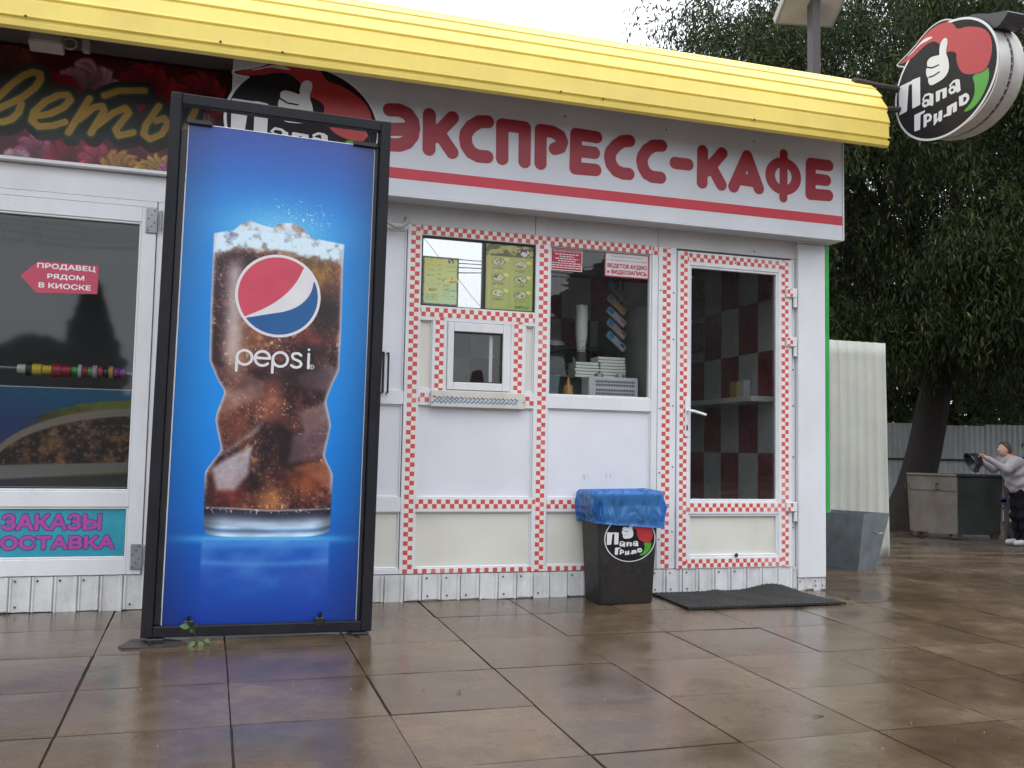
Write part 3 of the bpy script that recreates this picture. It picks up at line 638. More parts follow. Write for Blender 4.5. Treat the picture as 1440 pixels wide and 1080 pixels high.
# serving hatch
ht = kb('hatch_sash', M_pvc, (1.374, 1.414, -.006, .05, 1.270, 1.686), (1.729, 1.780, -.006, .05, 1.270, 1.686), (1.414, 1.729, -.0055, .05, 1.270, 1.318), (1.414, 1.729, -.0055, .05, 1.630, 1.686), bev=.004)
bead(1.414, 1.729, 1.318, 1.630, ht, y=.004, w=.006, m=M_screw); MB().box(1.42, 1.723, .022, .028, 1.324, 1.624).build('pane', G_pane, ht)
MB().box(1.655, 1.675, .045, .06, 1.33, 1.62).build('inner_stile', M_pvc, ht)
# door
dr = kb('door', M_pvc, (2.930, 3.020, -.016, .045, .158, 2.256), (3.698, 3.806, -.016, .045, .158, 2.256), (3.020, 3.698, -.0155, .045, 2.162, 2.256), (3.020, 3.698, -.0155, .045, .512, .598), (3.020, 3.698, -.0155, .045, .158, .235), bev=.004)
bead(3.020, 3.698, .598, 2.162, dr, y=-.010, w=.014); bead(3.020, 3.698, .235, .512, dr, y=-.010, w=.014)
MB().box(3.034, 3.684, .012, .018, .612, 2.148).build('pane', G_pane, dr); MB().box(3.03, 3.69, .010, .03, .245, .502).build('kick_panel', M_cream, dr)
tape(2.948, 3.000, .162, 2.252, dr, -.016); tape(3.722, 3.776, .162, 2.252, dr, -.016); tape(3.000, 3.722, 2.190, 2.243, dr, -.0155); tape(3.000, 3.722, .530, .584, dr, -.0155); tape(3.000, 3.722, .166, .220, dr, -.0155)
MB().box(2.985, 3.012, -.026, -.0165, 1.02, 1.275, .003).build('handle_plate', M_pvc, dr)
MB().tube([(3.0, -.024, 1.19), (3.0, -.058, 1.19), (3.03, -.062, 1.187), (3.115, -.066, 1.165)], [.010, .010, .0095, .0085], 10).build('handle_lever', M_pvc, dr, smooth=True)
MB().box(2.993, 3.004, -.0272, -.0255, 1.06, 1.095, .001).build('keyhole', M_screw, dr)
for z in (2.03, 1.69, .565):
    MB().box(3.752, 3.836, -.034, -.017, z-.035, z+.03, .004).tube([(3.826, -.020, z-.10), (3.826, -.020, z-.037)], .014, 10).build('hinge', M_pvc, dr)
tape(3.762, 3.80, .535, .59, dr, -.034); tape(3.757, 3.80, 2.0, 2.055, dr, -.034); tape(3.757, 3.80, 1.662, 1.715, dr, -.034)
screws([(3.36, 2.205), (3.395, 2.20)], dr, y=-.0165)
MB().lathe([(0, .0), (.014, 0), (.012, -.006), (0, -.008)], n=10, mtx=Matrix.Translation((3.37, -.024, .243)) @ Matrix.Rotation(math.pi/2, 4, 'X')).build('door_stud', M_screw, dr)
# column and corner
kb('column', M_col, (3.846, 4.066, -.030, .10, .083, 2.380), bev=.006); kb('column_cap', M_pvc, (3.835, 4.070, -.036, .06, 2.382, 2.392))
kb('corner_trim', M_green, (4.082, 4.114, -.006, .04, .52, 2.384)); screws([(3.826, z) for z in (.42, .9, 1.25, 1.5)], kio, y=.004)
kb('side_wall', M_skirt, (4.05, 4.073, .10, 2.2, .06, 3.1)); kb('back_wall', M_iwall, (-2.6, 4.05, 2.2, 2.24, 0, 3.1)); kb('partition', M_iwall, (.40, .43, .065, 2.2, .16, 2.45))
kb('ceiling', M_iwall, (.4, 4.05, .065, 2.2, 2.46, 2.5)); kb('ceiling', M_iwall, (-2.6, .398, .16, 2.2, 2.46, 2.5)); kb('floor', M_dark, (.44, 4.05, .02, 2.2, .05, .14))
# corrugated skirting
def skirt(x0, x1, z1, parent, y=-.006, seed=1, pitch=.118):
    r = random.Random(seed); k = 0; x = x0
    while x < x1-.01:
        xe = min(x+pitch*r.choice((1, 1, 1, .9)), x1); P = []
        prof = [(0, .0), (.02, -.010), (.10, -.010), (.13, -.001), (.80, 0), (.84, -.008), (.95, -.009), (1.0, .001)]
        zb = gz(0)+r.uniform(-.004, .012)
        for t, dy in prof: P.append([(x+(xe-x)*t, y+dy, zb+r.uniform(-.003, .004)), (x+(xe-x)*t, y+dy, z1)])
        mb = MB().sheet(P).box(x+.001, xe-.001, y+.012, y+.03, .0, z1-.001); o = mb.build('skirting_sheet', M_skirt, parent)
        if r.random() < .8: screws([(x+(xe-x)*.25, z1-.022)], o, y=y-.004, r=.006)
        if r.random() < .35: screws([(x+(xe-x)*.3, .03)], o, y=y-.004, r=.006)
        x = xe+.0012; k += 1
skirt(.44, 3.84, .157, kio); skirt(3.846, 4.062, .081, kio, y=-.016, seed=4, pitch=.06)
for (x, z, h_) in ((2.285, .735, .030), (2.297, .728, .036), (2.315, .742, .02), (2.445, .742, .03), (2.475, .745, .026)): MB().box(x, x+.003, .0212, .0222, z, z+h_).build('scuff_mark', mat('scuff', (.38, .36, .36), .6), kio)
# interior: checked wall, back wall, shelf
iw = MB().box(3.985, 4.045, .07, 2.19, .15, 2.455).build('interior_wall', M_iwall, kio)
yc = [.07, .168, .4475, .687, .962, 1.234, 1.51, 1.785, 2.06, 2.19]; zc = [.155, .54, .925, 1.312, 1.69, 2.076, 2.45]
for i in range(len(yc)-1):
    for j in range(len(zc)-1):
        MB().box(3.976, 3.986, yc[i]+.001, yc[i+1]-.001, zc[j]+.001, zc[j+1]-.001).build('wall_tile', M_ired if (i+j) % 2 == 1 else M_iwhite, iw)
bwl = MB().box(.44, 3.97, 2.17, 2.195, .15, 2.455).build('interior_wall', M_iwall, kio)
for i in range(9):
    for j in range(len(zc)-1):
        MB().box(1.55+.275*i, 1.823+.275*i, 2.160, 2.171, zc[j]+.001, zc[j+1]-.001).build('wall_tile', M_ired if (i+j) % 2 else M_iwhite, bwl)
MB().box(3.74, 3.975, .40, 1.75, 1.298, 1.338, .003).build('interior_shelf', M_iwhite, kio)
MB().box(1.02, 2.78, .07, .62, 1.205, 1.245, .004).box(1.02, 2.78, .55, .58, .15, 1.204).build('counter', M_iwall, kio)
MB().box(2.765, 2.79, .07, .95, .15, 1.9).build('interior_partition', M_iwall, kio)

# ------------------------------------------------------------------ flower kiosk
flo = thing('flower_kiosk', (-1.1, 0, 0), 'white flower kiosk with a wide glazed door left of the advertising stand', 'kiosk')
def fb(name, m, *boxes, parent=flo, bev=.003):
    mb = MB()
    for b in boxes: mb.box(*b, bev)
    return mb.build(name, m, parent)
fd = fb('door', M_pvc, (-.398, -.322, -.012, .05, .190, 2.225), (-1.90, -1.82, -.012, .05, .190, 2.225), (-1.82, -.398, -.0115, .05, 2.140, 2.225), (-1.82, -.398, -.0115, .05, .556, .641), (-1.82, -.398, -.0115, .05, .190, .278))
bead(-1.82, -.398, .641, 2.140, fd, y=-.007, w=.012); bead(-1.82, -.398, .278, .556, fd, y=-.007, w=.012)
MB().box(-1.808, -.41, .016, .022, .653, 2.128).build('pane', G_pane2, fd)
for z in (2.15, .288):
    h = MB().box(-.378, -.316, -.022, -.0125, z-.07, z+.07, .004).tube([(-.300, -.018, z-.05), (-.300, -.018, z+.06)], .009).build('hinge', M_steel, fd)
    screws([(-.365+.016*(k % 3), z-.055+.022*k) for k in range(6)], fd, y=-.0225, r=.004)
fb('door_jamb', M_pvc, (-.318, -.27, 0, .06, .16, 2.262)); fb('wall_panel', M_pvc2, (-.268, .355, .004, .06, .16, 2.262)); fb('lintel_panel', M_pvc, (-2.6, -.322, -.002, .06, 2.228, 2.262)); fb('upper_panel', M_pvc, (-2.6, .355, .0045, .06, 2.264, 2.41))
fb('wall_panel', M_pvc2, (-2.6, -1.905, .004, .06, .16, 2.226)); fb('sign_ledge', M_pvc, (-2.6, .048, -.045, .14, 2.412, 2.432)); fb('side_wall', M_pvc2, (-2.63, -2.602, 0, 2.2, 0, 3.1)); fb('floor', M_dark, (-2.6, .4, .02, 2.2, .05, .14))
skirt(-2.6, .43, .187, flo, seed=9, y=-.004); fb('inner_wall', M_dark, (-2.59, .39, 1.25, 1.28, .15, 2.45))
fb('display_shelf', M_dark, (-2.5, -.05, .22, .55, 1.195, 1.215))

# ------------------------------------------------------------------ yellow roof canopy over both kiosks
def canopy():
    base = [(-.470, 2.962), (-.495, 2.968), (-.505, 3.03), (-.506, 3.095), (-.495, 3.18), (-.470, 3.262), (-.425, 3.335), (-.365, 3.41), (-.285, 3.475), (-.20, 3.525), (-.09, 3.575), (.08, 3.63), (.5, 3.70), (2.5, 3.72)]
    P = [Vector((0, a, b)) for a, b in base]
    # resample by arc length, then press grooves into the sheet
    L = [0]
    for a, b in zip(P, P[1:]): L.append(L[-1]+(b-a).length)
    def at(s):
        for i in range(len(P)-1):
            if s <= L[i+1]: t = (s-L[i])/(L[i+1]-L[i]); return P[i].lerp(P[i+1], t), (P[i+1]-P[i]).normalized()
        return P[-1], (P[-1]-P[-2]).normalized()
    S = [0, .012, .03]; gd = [0, 0, 0]; s = .055
    while s < L[-1]-.2 and s < 1.35:
        for d, k in ((0, 0), (.004, .009), (.016, .009), (.021, 0), (.026, -.002), (.034, 0)): S.append(s+d); gd.append(k)
        s += .108
    S.append(L[-1]-.01); gd.append(0)
    prof = []
    for s, k in zip(S, gd):
        p, t = at(s); n = Vector((0, t.z, -t.y)); prof.append((p.y+n.y*k, p.z+n.z*k))
    return prof
prof = canopy(); XR = [-3.2+.25*i for i in range(30)]+[4.225]
r9 = random.Random(3); rows = []
roof = thing('roof_canopy', (0.5, -.2, 2.96), 'curved yellow ribbed metal roof edge above both kiosks', 'roof')
for x in XR: rows.append([(x+(r9.uniform(-.012, .016) if x == XR[-1] else 0), y+.0012*math.sin(x*1.9+z*3), z+.0012*math.sin(x*1.3)) for (y, z) in prof])
rs = MB().sheet(rows).build('ribbed_sheet', M_yellow, roof)
so = rs.modifiers.new('thickness', 'SOLIDIFY'); so.thickness = .003; so.offset = 1
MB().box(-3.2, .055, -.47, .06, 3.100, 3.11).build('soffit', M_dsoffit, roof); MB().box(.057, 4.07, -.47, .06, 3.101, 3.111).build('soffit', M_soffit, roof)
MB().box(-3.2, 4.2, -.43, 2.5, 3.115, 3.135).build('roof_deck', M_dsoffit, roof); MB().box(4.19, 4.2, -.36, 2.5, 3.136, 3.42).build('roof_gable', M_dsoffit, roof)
for (x, s) in ((-.02, 3.03), (1.9, 3.02), (2.17, 3.01), (.3, 3.02), (3.2, 3.015), (-.95, 3.02)): screws([(x, s)], roof, y=-.508, r=.007)
# ------------------------------------------------------------------ emblem used on the round sign, the cafe fascia and the bin
M_eblack = mat('emblem_black', (0.016, 0.013, 0.015), 0.5, var=0.2, spec=.2); M_ered = mat('emblem_red', (0.44, 0.03, 0.035), 0.38, var=0.06)
M_egreen = mat('emblem_green', (0.07, 0.33, 0.03), 0.4, var=0.06); M_ewhite = mat('emblem_white', (0.70, 0.70, 0.71), 0.4, var=0.04)
EC = (0.0, -0.02); ERX, ERY = 1.10, 0.90
def emblem(place, scale, parent, lift, cell=.018, local=False, top=2.0, horn=True):
    """black disc, red and green chilli pepper, raised thumb and two words; place(a,b,depth)"""
    k = scale
    def put(name, fn, m, d, bb=(-1.3, 1.3, -1.1, min(1.15, top))):
        def f(P):
            q = fn(P/k)*k
            return np.maximum(q, (P[..., 1]-top*k)) if top < 1.5 else q
        return sdf_flat(name, f, tuple(v*k for v in bb), cell*k, lambda a, b: place(a, b, d), m, parent, local)
    pep = smooth_poly(EMB['pepper']); grn = smooth_poly(EMB['green']); thb = smooth_poly(EMB['thumb']); strk = smooth_poly(EMB['streak'])
    disc = lambda P: d_ell(P, EC, ERX, ERY)
    base = (lambda P: np.minimum(disc(P), d_poly(P, pep))) if horn else disc
    put('emblem_rim', lambda P: base(P)-.035, M_ewhite, lift)
    put('emblem_disc', lambda P: base(P), M_eblack, lift*2)
    put('emblem_pepper', lambda P: d_poly(P, pep)+.012, M_ered, lift*3); put('emblem_pepper_tip', lambda P: d_poly(P, grn), M_egreen, lift*4)
    put('emblem_streak', lambda P: d_poly(P, strk)+.015, M_ewhite, lift*4)
    put('emblem_thumb', lambda P: np.maximum(np.maximum(d_poly(P, thb)-.012, -d_stroke(P, EMB['gap1'], .013)), -d_stroke(P, EMB['gap2'], .013)), M_ewhite, lift*5)
    words = [('P1','P2','Pbar'), ('a1s','a1b'), ('p1','p2','pb'), ('b1s','b1b'), ('g1','gb'), ('r1','rb'), ('i1','i2','ib'), ('l1','l2','lb','lf'), ('z1','zb')]
    for w_ in words:
        P_ = np.concatenate([np.asarray(EMB[q]) for q in w_])
        bb = (P_[:, 0].min()-.05, P_[:, 0].max()+.05, P_[:, 1].min()-.05, min(P_[:, 1].max()+.05, top))
        def fn(P, w_=w_):
            d = None
            for q in w_:
                e = d_poly(P, EMB[q])-.008
                d = e if d is None else np.minimum(d, e)
                if q in ('a1s', 'b1s'):
                    ar = EMB[q[:2]]; d = np.minimum(d, d_stroke(P, ar, .018))
                if q in ('a1b', 'b1b'): d = np.maximum(d, -d_poly(P, [tuple(np.asarray(EMB[q]).mean(0)+.42*(np.array(z)-np.asarray(EMB[q]).mean(0))) for z in EMB[q]]))
            return d
        put('emblem_letter', fn, M_ewhite, lift*5, bb)

# ------------------------------------------------------------------ cafe fascia sign
cs = thing('cafe_sign', (2.07, -.18, 2.393), 'white fascia sign with rounded dark red lettering and red stripe', 'sign')
YS = -.18
MB().box(.052, 4.098, YS, 0, 2.393, 3.098, .004).build('sign_box', M_signw, cs)
MB().box(4.099, 4.108, YS-.006, .0, 2.388, 3.098, .002).build('edge_trim', M_pvc, cs); MB().box(.052, 4.098, YS-.007, YS+.01, 2.386, 2.3925, .001).build('edge_trim', M_pvc, cs)
MB().box(.052, 4.096, YS-.0012, YS+.001, 2.492, 2.557).build('stripe', M_stripe, cs)
for nm, st in LET.items():
    pts = np.concatenate([np.array(s_) for s_ in st]); r = .0400
    if nm == 'F':
        f_ = lambda P: np.minimum(np.maximum(d_ell(P, (3.627, 2.787), .139, .128), -d_ell(P, (3.627, 2.787), .064, .064)), d_stroke(P, LET['F'][0], .031))
        bb = (3.47, 3.79, 2.59, 2.99)
    else:
        f_ = lambda P, st=st, r=r: np.minimum.reduce([d_stroke(P, s_, r) for s_ in st]); bb = (pts[:, 0].min()-.05, pts[:, 0].max()+.05, pts[:, 1].min()-.05, pts[:, 1].max()+.05)
    sdf_flat('letter', f_, bb, .006, XZ(YS-.0015), M_red, cs)
emblem(lambda a, b, d: (.452+a, YS-d, 2.752+b), .385, cs, .0008, cell=.02, top=.88)
screws([(2.05, 3.0), (2.75, 3.0), (3.4, 3.0)], cs, y=YS-.002, r=.006)
MB().tube([(1.097, -.005, 2.30), (1.098, -.04, 2.292), (1.09, -.05, 2.262), (1.06, -.05, 2.238), (1.02, -.05, 2.236), (.97, -.05, 2.262), (.90, -.05, 2.29)], .0125, 10).build('cable_conduit', mat('grey_conduit', (.42, .41, .39), .5), None, smooth=True)
tag(bpy.data.objects['cable_conduit'], 'short grey cable conduit curving under the cafe sign beside the blue stand', 'conduit')

# ------------------------------------------------------------------ flower shop sign
fs = thing('flower_sign', (-1.2, 0, 2.43), 'flower shop sign with gold script lettering over red and pink blossoms', 'sign')
MB().box(-2.6, .046, .104, .14, 2.433, 3.098).build('sign_board', M_dark, fs)
FX0, FX1, FZ0, FZ1 = -2.6, .046, 2.433, 3.098
def flowers(U, V): return .78*flowers0(U, V)
def flowers0(U, V):
    x = FX0+U*(FX1-FX0); z = FZ1-V*(FZ1-FZ0)
    C = np.zeros(U.shape+(3,))+np.array([64, 12, 22]); C = lerp(C, np.array([120, 18, 34.]), fbm(x*9, z*9, 2))
    spec = [(-.72, 2.90, .17, (214, 150, 176), 9), (-.42, 2.93, .16, (176, 26, 46), 11), (-.12, 2.92, .15, (196, 42, 58), 10), (-1.15, 2.95, .17, (120, 60, 40), 9),
            (-.86, 2.75, .22, (150, 22, 40), 7), (-.3, 2.72, .2, (130, 20, 36), 7), (-.98, 2.50, .11, (208, 96, 138), 8), (-.80, 2.50, .12, (182, 26, 46), 12), (-.66, 2.49, .10, (226, 74, 106), 9), (-.52, 2.44, .13, (236, 170, 74), 12), (-.34, 2.44, .13, (240, 188, 90), 14),
            (-.20, 2.42, .16, (228, 118, 168), 18), (.0, 2.55, .14, (236, 150, 180), 12), (-1.3, 2.55, .15, (190, 50, 70), 10), (-1.07, 2.43, .09, (232, 180, 200), 6), (-1.6, 2.7, .2, (220, 120, 150), 11), (-1.9, 2.6, .2, (200, 60, 60), 11), (-2.2, 2.75, .2, (230, 160, 90), 12), (-2.45, 2.6, .2, (210, 90, 130), 12)]
    for (cx_, cz_, R, col, n) in spec:
        dx, dz = x-cx_, z-cz_; rr = np.sqrt(dx*dx+dz*dz)*(1+.35*(fbm(x*11, z*11, 31)-.5)); th = np.arctan2(dz, dx)+.9*(fbm(x*7, z*7, 33)-.5)+.25*np.sin(rr*40+cx_*20)
        edge = R*(.78+.22*np.abs(np.cos(th*n/2+cx_*9))+.06*fbm(x*40, z*40, 5))
        a = sstep(.012, -.012, rr-edge); pet = .62+.38*np.abs(np.cos(th*n/2+cx_*9))**.7
        sh = (.55+.45*pet)*(.5+.6*rr/R)*(.6+.8*fbm(th*9, rr*22, 7))*(.85+.3*fbm(x*60, z*60, 44))
        C = lerp(C, np.array(col, float)[None, None]*np.clip(sh, 0, 1.15)[..., None], a)
    return C
picture('flower_print', 700, 176, flowers, lambda u, v: (FX0+u*(FX1-FX0), .1025, FZ1-v*(FZ1-FZ0)), print_mat('print_gloss', .35), fs)
M_gold = mat('sign_gold', (0.40, 0.245, 0.045), 0.45, var=0.15); M_dgreen = mat('sign_dark_green', (0.03, 0.065, 0.042), 0.45); M_halo = mat('sign_black', (0.02, 0.021, 0.021), 0.45)
FLOW = [[(x*1.0213, (z-.9)*1.0213+.9) for x, z in s_] for s_ in FLOW]
flo_all = lambda P, e: np.minimum.reduce([d_stroke(P, s_, .0185+e) for s_ in FLOW])
sdf_flat('lettering_shadow', lambda P: np.minimum(flo_all(P, .036), flo_all(P+np.array([-.015, .028]), .030)), (-1.4, -.06, 2.50, 3.05), .008, XZ(.1015), M_halo, fs)
sdf_flat('lettering_outline', lambda P: flo_all(P, .011), (-1.4, -.06, 2.55, 3.05), .006, XZ(.1005), M_dgreen, fs)
for s_ in FLOW:
    p_ = np.array(s_); sdf_flat('letter_stroke', lambda P, s_=s_: d_stroke(P, s_, .0185), (p_[:, 0].min()-.03, p_[:, 0].max()+.03, p_[:, 1].min()-.03, p_[:, 1].max()+.03), .005, XZ(.0995-.0004*FLOW.index(s_)), M_gold, fs)
# floodlight under the eave
fl = thing('floodlight', (-.91, -.16, 2.98), 'small white floodlight under the roof edge above the flower sign', 'floodlight')
fm = Matrix.Translation((-.91, -.12, 3.09)) @ Matrix.Rotation(math.radians(-25), 4, 'X')
def bxm(mb, mtx, *b, bev=.004):
    t = MB().box(*b, bev); mb.add([mtx @ Vector(p) for p in t.v], t.f); return mb
bxm(MB(), fm, -.085, .085, -.02, .06, -.075, -.005).build('housing', mat('lamp_grey', (.38, .36, .33), .5), fl)
bxm(MB(), fm, -.075, .075, -.024, -.0205, -.068, -.012, bev=.001).build('lamp_glass', mat('lamp_glass', (.55, .56, .56), .15), fl)
MB().box(-.925, -.895, -.10, -.08, 3.06, 3.10).build('bracket', M_steel, fl)
MB().tube([(-.80+.035*math.cos(t), -.12, 3.06+.03*math.sin(t)) for t in np.linspace(0, 6.3, 14)], .006).build('cable_coil', mat('lamp_grey', (.3, .3, .3)), fl); MB().box(-.735, -.70, -.13, -.08, 3.03, 3.095, .003).build('junction_box', mat('lamp_grey', (.3, .3, .3)), fl)

# ------------------------------------------------------------------ round projecting sign
rsn = thing('round_sign', (4.45, -.75, 2.98), 'round black projecting sign with chilli pepper and white words at roof corner', 'sign')
XS = 4.45; ecY, ecZ, eR = -.75, 3.36, .4
bodyp = smooth_poly(EMB['body'], 2); stemp = smooth_poly(EMB['stem'], 1)
fnx = lambda a, b, d: (XS+d, ecY-a*eR, ecZ+b*eR)
M_rim = mat('sign_rim', (.52, .50, .48), .4, metal=.2, var=.1, dirt=.4)
MB().prism(bodyp, fnx, 0.0, .085).build('front_body', M_rim, rsn, smooth=True)
MB().prism([tuple(np.array(p)*.97+np.array([0, 0])) for p in bodyp], fnx, .087, .105).build('joint_band', M_screw, rsn)
MB().prism(bodyp, fnx, .107, .19).build('back_body', M_rim, rsn, smooth=True)
MB().prism(stemp, fnx, .012, .18).build('stalk', mat('stalk_dark', (.05, .047, .055), .4), rsn)
for q in bodyp[::2]:
    a, b = q; MB().box(XS+.092, XS+.100, ecY-a*eR*.985-.004, ecY-a*eR*.985+.004, ecZ+b*eR*.985-.004, ecZ+b*eR*.985+.004).build('bulb', M_rim, rsn)
# trace of the face, inset from the body outline
sdf_flat('sign_face', lambda P: d_poly(P, [np.array(p)*eR for p in bodyp])+.010, (-.6, .6, -.5, .5), .008, lambda a, b: (XS-.0010, ecY-a, ecZ+b), M_eblack, rsn)
emblem(lambda a, b, d: (XS-.0015-d, ecY-a, ecZ+b), eR, rsn, .0007, cell=.016, horn=False)
MB().tube([(4.10, -.30, 3.47), (4.30, -.30, 3.46), (4.53, -.34, 3.44)], .024).tube([(4.10, -.25, 3.30), (4.53, -.36, 3.30)], .02).build('mounting_arm', mat('rusty_arm', (.055, .042, .035), .8, var=.4, bump=.6), rsn)

# ------------------------------------------------------------------ advertising stand
M_rustp = mat('plate_rust', (.045, .038, .035), .55, var=.4, scale=14)
st = thing('advertising_stand', (-.2632, -.8398, -.0005), 'black steel frame stand holding a tall blue cola poster', 'stand', rot=(0, .0102, .0204))
SW, SH = 1.0835, 2.614
def sb(name, m, *b, bev=.004, parent=st): return MB().box(*b, bev).build(name, m, parent, local=True)
sb('side_post', M_frame, 0, .052, 0, .10, 0, SH); sb('side_post', M_frame, SW-.052, SW, 0, .10, 0, SH)
sb('top_beam', M_frame, .0525, SW-.0525, .001, .05, SH-.055, SH-.001); sb('bottom_beam', M_frame, .0525, SW-.0525, .001, .099, .0, .05)
sb('inner_rail', M_black, .0525, .084, .034, .098, .0505, SH-.17); sb('inner_rail', M_black, 1.0135, SW-.0525, .034, .098, .0505, SH-.14)
PX0, PX1, PZ0, PZ1, PY_ = .0865, 1.0115, .046, 2.484, .040
brd = sb('poster_board', M_white, PX0, PX1, PY_, PY_+.012, PZ0, PZ1, bev=.002)
loc = lambda y: (lambda u, v: (PX0+.004+u*(PX1-PX0-.008), y, PZ1-.004-v*(PZ1-PZ0-.008)))
def smooth_interp(pts, v):
    p = np.array(sorted([(q[1], q[0]) for q in pts])); g_ = np.linspace(p[0, 0]-.05, p[-1, 0]+.05, 700); y_ = np.interp(g_, p[:, 0], p[:, 1]); k_ = np.hanning(23); y_ = np.convolve(np.pad(y_, 11, 'edge'), k_/k_.sum(), 'valid'); return np.interp(v, g_, y_)
def interp(pts, v, k=1):
    p = np.array(sorted([(q[k], q[1-k]) for q in pts])); return np.interp(v, p[:, 0], p[:, 1])
def cola(U, V):
    stops = [(0, (46, 68, 150)), (.05, (34, 80, 164)), (.13, (12, 106, 190)), (.3, (4, 128, 212)), (.6, (4, 122, 210)), (.78, (6, 104, 196)), (.88, (6, 76, 172)), (1, (8, 54, 148))]
    vs = [s_[0] for s_ in stops]; C = np.stack([np.interp(V, vs, [s_[1][c] for s_ in stops]) for c in range(3)], -1)
    A = 2.62                                                      # poster height over width
    edge = np.abs(U-.5)*2; C = C*(1-.20*sstep(.55, 1.05, edge))[..., None]
    gl = np.exp(-(((U-.5)/.42)**2+((V-.45)/.30)**2)); C = lerp(C, np.array([40, 160, 228.]), .5*gl)
    gl2 = np.exp(-(((U-.5)/.33)**2+((V-.20)/.055)**2)); C = lerp(C, np.array([140, 208, 240.]), .7*gl2)
    line = np.exp(-((V-.833)/.0075)**2)*np.exp(-((U-.5)/.42)**4); C = lerp(C, np.array([110, 196, 240.]), .8*line)
    # reflection under the glass
    inr = sstep(.165, .185, U)*sstep(.85, .83, U)*sstep(.834, .838, V)*sstep(.99, .87, V)
    rf = fbm(U*7, V*A*9, 21); Cr = lerp(np.zeros_like(C)+np.array([36, 86, 178.]), np.array([128, 150, 214.]), np.clip(rf*1.6-.35, 0, 1))
    Cr = lerp(Cr, np.array([150, 190, 232.]), np.exp(-((V-.872-.012*np.cos((U-.5)*3))/.006)**2)*.6); Cr = lerp(Cr, np.array([120, 178, 232.]), np.exp(-((V-.845)/.008)**2)*.7)
    Cr = lerp(Cr, np.array([92, 78, 158.]), sstep(.88, .90, V)*sstep(.35, .6, fbm(U*9, V*30, 4))*.5); C = lerp(C, Cr, inr*.55)
    # drink
    Lf = smooth_interp(POS['left'], V); Rt = smooth_interp(POS['right'], V); rim = interp(POS['rim'], U, 0); liq = interp(POS['liq'], U, 0)
    t = np.clip((U-Lf)/np.maximum(Rt-Lf, .05), 0, 1)
    bot = .829-.010*(np.abs(U-.5)/.33)**6
    ins = sstep(-.003, .003, U-Lf)*sstep(.003, -.003, U-Rt)*sstep(-.0012, .0012, V-rim)*sstep(.0012, -.0012, V-bot)
    n1 = fbm(U*9+3+.8*V, V*A*8-U*2.2, 3, 5); n2 = fbm(U*26, V*A*26, 9, 4); n3 = vnoise(U*90, V*A*90, 13)
    D = lerp(np.zeros_like(C)+np.array([42, 18, 24.]), np.array([150, 78, 66.]), np.clip((n1-.42)*2.6, 0, 1))
    D = lerp(D, np.array([206, 142, 84.]), np.clip((n2-.55)*3.2, 0, 1)*sstep(.45, .6, n1)*.8)
    D = lerp(D, np.array([236, 200, 150.]), (n3 > .86)*.7*sstep(.4, .55, n1)); D = lerp(D, np.array([120, 58, 46.]), (vnoise(U*60, V*A*60, 91) > .72)*.5)
    D = lerp(D, np.array([214, 178, 168.]), (vnoise(U*120, V*A*120, 61) > .78)*.32*sstep(.35, .6, fbm(U*5, V*A*5, 71)))
    # warm glow right of the emblem and near the foot
    for (cu, cv, su, sv, col, k) in ((.72, .29, .12, .035, (216, 150, 60), .75), (.30, .735, .10, .03, (180, 62, 40), .6), (.70, .715, .12, .04, (196, 92, 50), .7), (.50, .745, .08, .02, (210, 140, 60), .6), (.70, .425, .09, .022, (178, 58, 44), .6), (.33, .45, .08, .05, (190, 130, 80), .45), (.35, .60, .08, .04, (196, 110, 64), .4)):
        gq = np.exp(-(((U-cu)/su)**2+((V-cv)/sv)**2)); D = lerp(D, np.array(col, float), k*gq*(.45+.9*n2))
    # dark hollows between the ice
    for (cu, cv, su, sv) in ((.78, .36, .09, .05), (.60, .66, .12, .04), (.62, .50, .16, .025), (.70, .45, .08, .02), (.43, .72, .06, .03), (.55, .61, .05, .02)):
        D = lerp(D, np.array([26, 12, 18.]), .85*np.exp(-(((U-cu)/su)**2+((V-cv)/sv)**2)))
    # pale vertical flank and bevelled facets of the glass
    fl_ = np.exp(-((t-.17)/.07)**2)*sstep(.25, .30, V)*sstep(.53, .45, V); D = lerp(D, np.array([204, 176, 174.]), .8*fl_)
    P = np.stack([U, V*A], -1)
    def facet(pts, c0, c1, k, ang):
        nonlocal D
        q = d_poly(P, [(a, b*A) for a, b in pts]); m_ = sstep(.020, -.022, q+.02*(n1-.5)); g_ = np.clip((U-pts[0][0])*math.cos(ang)*3+(V-pts[0][1])*A*math.sin(ang)*3+.2, 0, 1)
        D = lerp(D, lerp(np.zeros_like(D)+np.array(c0, float), np.array(c1, float), g_)*(.85+.3*n2)[..., None], m_*k)
    facet(POS['f1'], (206, 164, 152), (132, 78, 68), .72, .3); facet(POS['f2'], (120, 84, 84), (206, 186, 186), .75, 2.4); facet(POS['f3'], (150, 110, 104), (226, 214, 220), .7, -.4)
    facet(POS['f4'], (226, 208, 206), (160, 130, 138), .85, .8); facet([(.79, .47), (.853, .484), (.80, .53), (.66, .525), (.62, .50)], (90, 62, 66), (190, 170, 176), .7, .2)
    facet([(.62, .62), (.80, .61), (.79, .664), (.60, .68)], (120, 86, 92), (170, 136, 140), .55, 0.); facet([(.20, .49), (.35, .50), (.44, .515), (.26, .54)], (120, 66, 60), (170, 122, 112), .6, 0.)
    facet([(.21, .585), (.25, .545), (.33, .57), (.36, .63), (.25, .657)], (160, 84, 62), (110, 56, 46), .45, 0.)
    facet([(.80, .67), (.843, .70), (.84, .74), (.72, .70), (.64, .69)], (190, 104, 66), (226, 200, 196), .55, -.2)
